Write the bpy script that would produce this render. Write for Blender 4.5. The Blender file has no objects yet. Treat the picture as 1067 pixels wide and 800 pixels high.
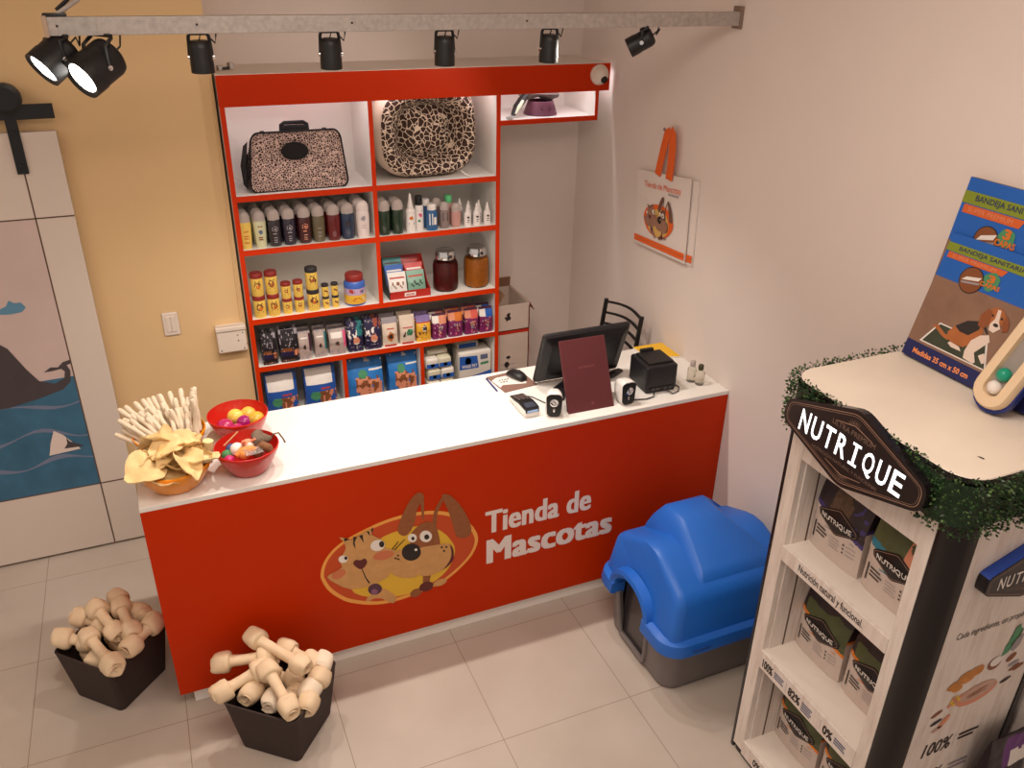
import bpy, bmesh, math, random
from mathutils import Vector, Matrix, noise
from math import sin, cos, pi, radians
random.seed(7)
SC = bpy.context.scene
COL = SC.collection
V = Vector

# ---------------------------------------------------------------- materials
MATS = {}
def mat(name, col, rough=.5, metal=0, noise_amt=0, noise_scale=20, bump=0, bump_scale=80, trans=0, ior=1.45,
        emit=None, estr=0, sheen=0, coat=0, alpha=1, sub=0, spec=.5):
    if name in MATS: return MATS[name]
    m = bpy.data.materials.new(name); m.use_nodes = True
    nt = m.node_tree; b = nt.nodes['Principled BSDF']
    c = (*col, 1) if len(col) == 3 else col
    b.inputs['Base Color'].default_value = c
    b.inputs['Roughness'].default_value = rough
    b.inputs['Metallic'].default_value = metal
    b.inputs['Transmission Weight'].default_value = trans
    b.inputs['IOR'].default_value = ior
    b.inputs['Coat Weight'].default_value = coat
    b.inputs['Alpha'].default_value = alpha
    b.inputs['Specular IOR Level'].default_value = spec
    if sheen: b.inputs['Sheen Weight'].default_value = sheen
    if sub:
        b.inputs['Subsurface Weight'].default_value = sub
        b.inputs['Subsurface Radius'].default_value = (.01, .006, .003)
    if emit:
        b.inputs['Emission Color'].default_value = (*emit, 1)
        b.inputs['Emission Strength'].default_value = estr
    tc = nt.nodes.new('ShaderNodeTexCoord')
    nz = nt.nodes.new('ShaderNodeTexNoise'); nz.inputs['Scale'].default_value = noise_scale; nz.inputs['Detail'].default_value = 4
    nt.links.new(tc.outputs['Object'], nz.inputs['Vector'])
    if noise_amt:
        mx = nt.nodes.new('ShaderNodeMix'); mx.data_type = 'RGBA'; mx.blend_type = 'MULTIPLY'
        mx.inputs[0].default_value = 1
        rp = nt.nodes.new('ShaderNodeMapRange'); rp.inputs[1].default_value = .25; rp.inputs[2].default_value = .75
        rp.inputs[3].default_value = 1 - noise_amt; rp.inputs[4].default_value = 1
        nt.links.new(nz.outputs['Fac'], rp.inputs[0])
        mx.inputs[6].default_value = c
        nt.links.new(rp.outputs[0], mx.inputs[7])
        nt.links.new(mx.outputs[2], b.inputs['Base Color'])
    if bump:
        n2 = nt.nodes.new('ShaderNodeTexNoise'); n2.inputs['Scale'].default_value = bump_scale; n2.inputs['Detail'].default_value = 3
        nt.links.new(tc.outputs['Object'], n2.inputs['Vector'])
        bp = nt.nodes.new('ShaderNodeBump'); bp.inputs['Strength'].default_value = bump; bp.inputs['Distance'].default_value = .01
        nt.links.new(n2.outputs['Fac'], bp.inputs['Height']); nt.links.new(bp.outputs[0], b.inputs['Normal'])
    MATS[name] = m
    return m

def s2l(r, g, b):
    f = lambda x: ((x/255+.055)/1.055)**2.4 if x > 10 else x/255/12.92
    return (f(r), f(g), f(b))
def C(name, r, g, b, rough=.5, **k): return mat(name, s2l(r, g, b), rough, **k)

WHITE = C('white_laminate', 232, 228, 222, .35)
ORANGE = mat('orange_laminate', (.54, .029, .0005), .42, noise_amt=.05, noise_scale=3, spec=.15)
ORANGE_EDGE = mat('orange_edging', (.6, .032, .0008), .5, spec=.2)
WALLW = C('white_wall_paint', 226, 213, 205, .85, noise_amt=.03, noise_scale=4, bump=.03, bump_scale=60)
WALLY = C('ochre_wall_paint', 221, 187, 139, .85, noise_amt=.05, noise_scale=3, bump=.03, bump_scale=60)
BLACK = C('black_plastic', 22, 21, 22, .45)
BLACKM = C('black_painted_metal', 18, 18, 19, .4)
STEEL = C('galvanised_steel', 188, 178, 171, .42, metal=.35, noise_amt=.28, noise_scale=60)
CHROME = C('chrome', 220, 220, 220, .15, metal=1)
LIT = mat('lit_lamp_glass', (1, 1, 1), .3, emit=(1, .95, .88), estr=9)
GLASS = mat('clear_glass', (.95, .97, .96), .05, trans=1, ior=1.3)
CLEARP = mat('clear_plastic_cap', (.85, .84, .82), .25, trans=.45, ior=1.2)

def leopard(name, base, spot, scale, thick=.42):
    m = bpy.data.materials.new(name); m.use_nodes = True
    nt = m.node_tree; b = nt.nodes['Principled BSDF']; b.inputs['Roughness'].default_value = .9
    tc = nt.nodes.new('ShaderNodeTexCoord')
    nz = nt.nodes.new('ShaderNodeTexNoise'); nz.inputs['Scale'].default_value = scale*.8
    ad = nt.nodes.new('ShaderNodeVectorMath'); ad.operation = 'MULTIPLY_ADD'
    ad.inputs[1].default_value = (.25/scale*4,)*3
    nt.links.new(tc.outputs['Object'], nz.inputs['Vector'])
    nt.links.new(nz.outputs['Color'], ad.inputs[0]); nt.links.new(tc.outputs['Object'], ad.inputs[2])
    vo = nt.nodes.new('ShaderNodeTexVoronoi'); vo.feature = 'DISTANCE_TO_EDGE'; vo.inputs['Scale'].default_value = scale
    nt.links.new(ad.outputs[0], vo.inputs['Vector'])
    cr = nt.nodes.new('ShaderNodeValToRGB'); cr.color_ramp.interpolation = 'EASE'
    cr.color_ramp.elements[0].position = thick*.3; cr.color_ramp.elements[0].color = (*base, 1)
    cr.color_ramp.elements[1].position = thick*.45; cr.color_ramp.elements[1].color = (*spot, 1)
    nt.links.new(vo.outputs['Distance'], cr.inputs[0]); nt.links.new(cr.outputs[0], b.inputs['Base Color'])
    return m

# ---------------------------------------------------------------- mesh builder
class B:
    def __init__(s): s.bm = bmesh.new(); s.m = []
    def i(s, m):
        if m not in s.m: s.m.append(m)
        return s.m.index(m)
    def face(s, vs, m, smooth=False):
        try: f = s.bm.faces.new(vs)
        except ValueError: return None
        f.material_index = s.i(m); f.smooth = smooth; return f
    def add(s, t, m, M=Matrix(), smooth=False):
        k = s.i(m); mp = {v: s.bm.verts.new(M @ v.co) for v in t.verts}
        for f in t.faces:
            g = s.bm.faces.new([mp[v] for v in f.verts]); g.material_index = k; g.smooth = smooth
        t.free(); return s
    def box(s, c, d, m, bev=0, seg=2, R=None, smooth=False):
        t = bmesh.new(); bmesh.ops.create_cube(t, size=1)
        for v in t.verts: v.co = V((v.co.x*d[0], v.co.y*d[1], v.co.z*d[2]))
        if bev: bmesh.ops.bevel(t, geom=t.edges[:], offset=bev, segments=seg, profile=.5, affect='EDGES')
        M = Matrix.Translation(c) @ (R.to_4x4() if R else Matrix())
        return s.add(t, m, M, smooth)
    def bx(s, a, b, m, bev=0, seg=2):
        a, b = V(a), V(b); return s.box((a+b)/2, b-a, m, bev, seg)
    def rings(s, rs, mats, closed=True, cap0=True, cap1=True, smooth=True):
        """rs: list of rings (lists of Vector) joined by quads; mats: one material or one per band"""
        vv = [[s.bm.verts.new(p) for p in r] for r in rs]; n = len(rs[0])
        for k in range(len(rs)-1):
            m = mats if not isinstance(mats, list) else mats[min(k, len(mats)-1)]
            for j in range(n if closed else n-1):
                a, b = vv[k][j], vv[k][(j+1) % n]; c, d = vv[k+1][(j+1) % n], vv[k+1][j]
                mm = m(k, j) if callable(m) else m
                s.face([a, b, c, d], mm, smooth)
        m0 = mats if not isinstance(mats, list) else mats[0]; m1 = mats if not isinstance(mats, list) else mats[-1]
        if callable(m0): m0 = m0(0, 0)
        if callable(m1): m1 = m1(len(rs)-2, 0)
        if closed and cap0: s.face(vv[0][::-1], m0)
        if closed and cap1: s.face(vv[-1], m1)
        return s
    def lathe(s, prof, mats, c=(0, 0, 0), n=20, sx=1, sy=1, M=None, cap0=True, cap1=True, smooth=True, wob=0):
        rs = []
        for r, z in prof:
            ring = []
            for j in range(n):
                a = 2*pi*j/n; p = V((max(r, 1e-4)*cos(a)*sx, max(r, 1e-4)*sin(a)*sy, z))
                if wob: p += wob*V((noise.noise(p*40), noise.noise(p*40+V((9, 1, 3))), noise.noise(p*40+V((2, 7, 5)))))
                ring.append((M @ p if M else p) + V(c))
            rs.append(ring)
        return s.rings(rs, mats, True, cap0, cap1, smooth)
    def tube(s, pts, r, m, n=8, caps=True, closed=False, flat=None):
        pts = [V(p) for p in pts]; N = len(pts); rs = []
        up = None
        for k in range(N):
            a = pts[(k-1) % N] if (closed or k > 0) else pts[k]; b = pts[(k+1) % N] if (closed or k < N-1) else pts[k]
            t = (b-a).normalized()
            if up is None: up = t.orthogonal().normalized() if abs(t.z) > .9 else (V((0, 0, 1)) - t*t.z).normalized()
            else: up = (up - t*up.dot(t)).normalized()
            sd = t.cross(up); rr = r[k] if isinstance(r, (list, tuple)) else r
            f = flat if flat else 1
            rs.append([pts[k] + sd*rr*cos(2*pi*j/n) + up*rr*f*sin(2*pi*j/n) for j in range(n)])
        if closed: rs.append(rs[0])
        return s.rings(rs, m, True, caps and not closed, caps and not closed)
    def poly(s, pts, fr, m, th=.0006, d=0):
        """flat print: polygon with 2-D points in frame fr=(origin,u,v), lifted d along the normal"""
        o, u, v = fr; nn = u.cross(v).normalized(); base = o + nn*d
        vs = [s.bm.verts.new(base + u*p[0] + v*p[1]) for p in pts]
        ar = sum(pts[k][0]*pts[(k+1) % len(pts)][1]-pts[(k+1) % len(pts)][0]*pts[k][1] for k in range(len(pts)))
        if ar < 0: vs = vs[::-1]
        s.face(vs, m); return s
    def prism(s, pts, fr, m, th, d=0, side=None):
        o, u, v = fr; nn = u.cross(v).normalized(); n = len(pts)
        ar = sum(pts[k][0]*pts[(k+1) % n][1]-pts[(k+1) % n][0]*pts[k][1] for k in range(n))
        if ar < 0: pts = pts[::-1]
        a = [s.bm.verts.new(o + nn*d + u*p[0] + v*p[1]) for p in pts]
        b = [s.bm.verts.new(o + nn*(d+th) + u*p[0] + v*p[1]) for p in pts]
        s.face(b, m); s.face(a[::-1], side or m)
        for k in range(n): s.face([a[k], a[(k+1) % n], b[(k+1) % n], b[k]], side or m)
        return s
    def text(s, st, fr, x0, x1, y0, y1, m, d=0, bold=.0, ext=0, F=None, shear=0, sp=1.0):
        """lettering stretched into the rectangle (x0..x1, y0..y1) of frame fr"""
        cu = bpy.data.curves.new('lettering', 'FONT'); cu.body = st; cu.offset = bold; cu.resolution_u = 3; cu.shear = shear; cu.space_character = sp
        ob = bpy.data.objects.new('lettering', cu); COL.objects.link(ob)
        dg = bpy.context.evaluated_depsgraph_get(); dg.update()
        me = bpy.data.meshes.new_from_object(ob.evaluated_get(dg))
        t = bmesh.new(); t.from_mesh(me)
        bpy.data.objects.remove(ob); bpy.data.curves.remove(cu); bpy.data.meshes.remove(me)
        if not t.verts: return s
        xs = [v.co.x for v in t.verts]; ys = [v.co.y for v in t.verts]
        ax, bx_, ay, by = min(xs), max(xs), min(ys), max(ys)
        if ext:
            r = bmesh.ops.extrude_face_region(t, geom=t.faces[:])
            for e in r['geom']:
                if isinstance(e, bmesh.types.BMVert): e.co.z += 1
        o, u, v = fr if fr else (V(), V((1, 0, 0)), V((0, 0, 1))); nn = u.cross(v).normalized()
        for q in t.verts:
            X = x0 + (q.co.x-ax)/(bx_-ax)*(x1-x0); Y = y0 + (q.co.y-ay)/max(by-ay, 1e-6)*(y1-y0)
            q.co = F(X, Y, d) if F else o + u*X + v*Y + nn*(d + (ext if q.co.z > .5 else 0))
        bmesh.ops.recalc_face_normals(t, faces=t.faces[:]) if ext else None
        return s.add(t, m)
    def build(s, name, parent=None, loc=None, smooth_angle=None):
        me = bpy.data.meshes.new(name)
        s.bm.normal_update(); s.bm.to_mesh(me); s.bm.free()
        for m in s.m: me.materials.append(m)
        o = bpy.data.objects.new(name, me); COL.objects.link(o)
        if parent: o.parent = parent
        if loc is not None: o.location = loc
        return o

def tag(o, label=None, cat=None, group=None, kind=None):
    if label: o['label'] = label
    if cat: o['category'] = cat
    if group: o['group'] = group
    if kind: o['kind'] = kind
    return o
def thing(name, label, cat, loc=(0, 0, 0), rz=0, group=None):
    o = bpy.data.objects.new(name, None); COL.objects.link(o); o.empty_display_size = .05
    o.location = loc; o.rotation_euler = (0, 0, rz)
    return tag(o, label, cat, group)
def dup(o, loc, label, rz=None, group=None, rot=None, scale=None):
    r = o.copy(); COL.objects.link(r); r.location = loc
    if rz is not None: r.rotation_euler = (0, 0, rz)
    if rot is not None: r.rotation_euler = rot
    if scale: r.scale = scale
    r['label'] = label
    if group: r['group'] = group
    for ch in list(o.children):
        c = ch.copy(); COL.objects.link(c); c.parent = r
        for g in list(ch.children):
            d = g.copy(); COL.objects.link(d); d.parent = c
    return r
FX = lambda x, y, z: (V((x, y, z)), V((1, 0, 0)), V((0, 0, 1)))      # faces -Y
FW = lambda x, y, z: (V((x, y, z)), V((0, -1, 0)), V((0, 0, 1)))     # faces -X
def ell(cx, cy, rx, ry, n=20, a0=0): return [(cx+rx*cos(2*pi*k/n+a0), cy+ry*sin(2*pi*k/n+a0)) for k in range(n)]
def rrect(x0, y0, x1, y1, r, n=5):
    out = []
    for cx, cy, a in ((x1-r, y1-r, 0), (x0+r, y1-r, pi/2), (x0+r, y0+r, pi), (x1-r, y0+r, 3*pi/2)):
        for k in range(n+1):
            t = a+pi/2*k/n; out.append((cx+r*cos(t), cy+r*sin(t)))
    return out
def blob(cx, cy, r, n=12, j=.3, sx=1, sy=1):
    return [(cx+sx*r*(1+random.uniform(-j, j))*cos(2*pi*k/n), cy+sy*r*(1+random.uniform(-j, j))*sin(2*pi*k/n)) for k in range(n)]

XW, YS, YB, YD = 2.5613, 1.277, 1.655, 1.321   # right wall, shelf front, niche back wall, ochre wall

# ---------------------------------------------------------------- camera
SC.render.resolution_x, SC.render.resolution_y = 1067, 800
f, yaw, pit, roll = 874.56, .410245, .471727, .018963
fw = V((sin(yaw)*cos(pit), cos(yaw)*cos(pit), -sin(pit))); rt = V((cos(yaw), -sin(yaw), 0)); up = rt.cross(fw)
r2 = rt*cos(roll)+up*sin(roll); u2 = up*cos(roll)-rt*sin(roll)
cam = bpy.data.cameras.new('camera'); co = bpy.data.objects.new('camera', cam); COL.objects.link(co)
cam.sensor_width = 36; cam.lens = f/1067*36; cam.clip_start = .05
co.matrix_world = Matrix(((r2.x, u2.x, -fw.x, .23666), (r2.y, u2.y, -fw.y, -2.79657), (r2.z, u2.z, -fw.z, 2.79321), (0, 0, 0, 1)))
SC.camera = co

# ---------------------------------------------------------------- the room
def floor_mat():
    m = bpy.data.materials.new('large_beige_porcelain_tile'); m.use_nodes = True
    nt = m.node_tree; b = nt.nodes['Principled BSDF']; L = nt.links.new
    tc = nt.nodes.new('ShaderNodeTexCoord'); sp = nt.nodes.new('ShaderNodeSeparateXYZ'); L(tc.outputs['Object'], sp.inputs[0])
    def line(sock, off, per):
        a = nt.nodes.new('ShaderNodeMath'); a.operation = 'SUBTRACT'; a.inputs[1].default_value = off; L(sock, a.inputs[0])
        w = nt.nodes.new('ShaderNodeMath'); w.operation = 'PINGPONG'; w.inputs[1].default_value = per/2; L(a.outputs[0], w.inputs[0])
        c = nt.nodes.new('ShaderNodeMath'); c.operation = 'LESS_THAN'; c.inputs[1].default_value = .0016; L(w.outputs[0], c.inputs[0])
        return c.outputs[0]
    lx = line(sp.outputs[0], 1.167, .578); ly = line(sp.outputs[1], -.0685, .5765)
    mx = nt.nodes.new('ShaderNodeMath'); mx.operation = 'MAXIMUM'; L(lx, mx.inputs[0]); L(ly, mx.inputs[1])
    n1 = nt.nodes.new('ShaderNodeTexNoise'); n1.inputs['Scale'].default_value = 3; n1.inputs['Detail'].default_value = 6; L(tc.outputs['Object'], n1.inputs[0])
    cr = nt.nodes.new('ShaderNodeValToRGB'); L(n1.outputs['Fac'], cr.inputs[0])
    cr.color_ramp.elements[0].position = .3; cr.color_ramp.elements[0].color = (*s2l(178, 165, 153), 1)
    cr.color_ramp.elements[1].position = .7; cr.color_ramp.elements[1].color = (*s2l(188, 176, 165), 1)
    mc = nt.nodes.new('ShaderNodeMix'); mc.data_type = 'RGBA'; L(mx.outputs[0], mc.inputs[0]); L(cr.outputs[0], mc.inputs[6])
    mc.inputs[7].default_value = (*s2l(142, 126, 110), 1)
    L(mc.outputs[2], b.inputs['Base Color']); b.inputs['Roughness'].default_value = .42
    bp = nt.nodes.new('ShaderNodeBump'); bp.inputs['Strength'].default_value = .2; bp.inputs['Distance'].default_value = .002; bp.invert = True
    L(mx.outputs[0], bp.inputs['Height']); L(bp.outputs[0], b.inputs['Normal'])
    return m
def struct(name, bld, parent=None):
    o = bld.build(name, parent)
    if not parent: o['kind'] = 'structure'
    return o
ZC = 3.35
struct('floor', B().bx((-4.5, -5, -.1), (XW, YB, 0), floor_mat()))
struct('wall_right', B().bx((XW, -5, 0), (XW+.12, YB, ZC), WALLW))
struct('wall_back', B().bx((.55, YB, 0), (XW+.12, YB+.12, ZC), WALLW))
struct('wall_left', B().bx((-4.5, YD, 0), (.555, YB+.12, ZC), WALLY))
struct('ceiling', B().bx((-4.5, -5, ZC), (XW+.12, YB+.12, ZC+.1), WALLW))

# sliding door with a sea mural
DGREY = C('door_white_panel', 214, 200, 188, .55); GROOVE = C('door_groove', 95, 72, 56, .8)
SEA = C('mural_sea_blue', 62, 112, 142, .7, noise_amt=.35, noise_scale=7); SKY = C('mural_pale_sky', 206, 184, 178, .7, noise_amt=.08, noise_scale=5)
WAVE = C('mural_wave_mauve', 112, 122, 148, .7); WHALE = C('mural_whale_slate', 74, 66, 68, .7, noise_amt=.15, noise_scale=9)
CLOUD = C('mural_cloud_blue', 92, 140, 168, .7); FIN = C('mural_fin_white', 222, 205, 195, .7)
door = bpy.data.objects.new('door_1', None); COL.objects.link(door); door.location = (-.64, 1.271, 0); door['kind'] = 'structure'
b = B(); x0, x1, z0, z1 = -1.2, -.1, .015, 2.107
b.bx((x0+.64, 0, z0), (x1+.64, .035, z1), DGREY)
b.build('door_panel', door)
b = B(); fr = FX(.64, 0, 0)
for p in ((-1.0, -.002), (-.252, -.002)):
    b.bx((p[0]+.64-.003, -.0012, z0), (p[0]+.64+.003, 0, z1), GROOVE)
for z in (.384, 1.747):
    b.bx((x0+.64, -.0012, z-.003), (x1+.64, 0, z+.003), GROOVE)
b.build('panel_groove', door)
b = B(); X0, X1 = -1.0+.003, -.252-.003
b.poly([(X0, .387), (X1, .387), (X1, .99), (X0, .97)], fr, SEA, d=.0015)
b.poly([(X0, .97), (X1, .99), (X1, 1.744), (X0, 1.744)], fr, SKY, d=.0015)
for z, a, h in ((.55, .02, .02), (.70, .03, .016), (.86, .02, .014)):
    top = [(X0+(X1-X0)*k/20, z+a*sin(k*.55+z*9)+h*(.5+.5*sin(k*.9))) for k in range(21)]
    bot = [(X0+(X1-X0)*k/20, z+a*sin(k*.55+z*9)-.006) for k in range(21)]
    b.poly(top+bot[::-1], fr, WAVE, d=.002)
wh = [(X0, .88), (-.55, .875), (-.42, .9), (-.31, .93), (-.272, .965), (-.262, 1.02), (-.272, 1.05), (-.255, 1.055), (-.254, 1.075), (-.285, 1.068),
      (-.31, 1.045), (-.34, 1.05), (-.372, 1.03), (-.34, 1.03), (-.298, 1.035), (-.286, 1.02), (-.295, .985), (-.34, .965), (-.40, .99), (-.44, 1.06), (-.49, 1.17), (-.56, 1.235), (-.66, 1.265), (-.8, 1.25), (-.93, 1.18), (X0, 1.08)]
b.poly(wh, fr, WHALE, d=.003)
b.poly([(-.49, 1.335), (-.44, 1.33), (-.395, 1.335), (-.375, 1.355), (-.39, 1.38), (-.415, 1.38), (-.435, 1.395), (-.45, 1.37), (-.475, 1.36)], fr, CLOUD, d=.003)
b.poly([(-.44, .59), (-.30, .60), (-.33, .645), (-.36, .69), (-.395, .72), (-.42, .66)], fr, FIN, d=.003)
b.poly([(-.37, .615), (-.28, .612), (-.34, .65), (-.35, .675), (-.352, .64)], fr, WHALE, d=.0036)
b.build('sea_mural', door)
t = thing('door_rail', 'flat black steel rail above the white sliding door', 'rail', (-.7, YD, 2.19))
B().bx((-.6, -.062, -.03), (.61, -.054, .03), BLACKM, .002).build('rail_bar', t)
b = B()
for x in (-.5, .1, .5): b.lathe([(.014, 0), (.014, .054)], BLACKM, (x, -.054, 0), 12, M=Matrix.Rotation(-pi/2, 3, 'X'))
b.build('standoff', t)
t = thing('door_hanger', 'black strap hanger with round wheel on the sliding door', 'hanger', (-.255, 1.271, 1.96))
B().bx((-.022, -.012, -.02), (.022, -.0005, .29), BLACKM, .003).build('strap', t)
M_ = Matrix.Rotation(pi/2, 3, 'X')
B().lathe([(.01, -.03), (.052, -.03), (.06, -.022), (.06, .012), (.045, .016), (.01, .016)], BLACKM, (0, -.014, .285), 24, M=M_, smooth=False).build('wheel', t)
b = B()
for z in (.015, .15): b.lathe([(.001, .006), (.009, .005), (.01, 0)], BLACK, (0, -.012, z), 10, M=M_)
b.build('bolt', t)

# wall fittings
SWW = C('switch_white', 222, 208, 194, .4)
t = thing('light_switch', 'small white double light switch on the ochre wall', 'switch', (.209, YD, 1.168))
B().bx((-.037, -.009, -.06), (.037, 0, .06), SWW, .006).build('cover_plate', t)
b = B(); b.bx((-.022, -.013, -.04), (-.001, -.008, .04), SWW, .002); b.build('rocker', t)
B().bx((.001, -.013, -.04), (.022, -.008, .04), SWW, .002).build('rocker', t)
t = thing('junction_box', 'white plastic electrical box beside the orange shelf post', 'junction box', (.476, YD, 1.06))
B().bx((-.07, -.045, -.07), (.07, 0, .07), SWW, .006).build('housing', t)
B().bx((-.072, -.052, .046), (.072, -.03, .07), SWW, .004).build('lid_edge', t)
b = B()
for x, z in ((-.055, -.055), (.055, -.055), (.055, .03), (.03, .02), (.03, -.01)): b.lathe([(.004, 0), (.003, .003)], C('screw_grey', 120, 110, 104, .5), (x, -.045, z), 8, M=M_)
b.build('screw', t)
CAB = C('grey_cable', 120, 96, 74, .6)
b = B(); b.tube([(.07, -.01, -.045), (.082, -.012, -.045), (.0865, -.018, -.05)], .003, CAB, 6)
b.build('cable', t)
b = B(); P = [(0, 0, 0), (.0, 0, .6), (-.008, 0, .9)]
b.tube([(.533, YD-.004, 1.115), (.537, YD-.004, 1.6), (.546, YD-.004, 2.29)], .0035, WALLY, 6)
tag(b.build('wall_cable'), 'thin ochre painted cable running up beside the shelf post', 'cable')

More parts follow.
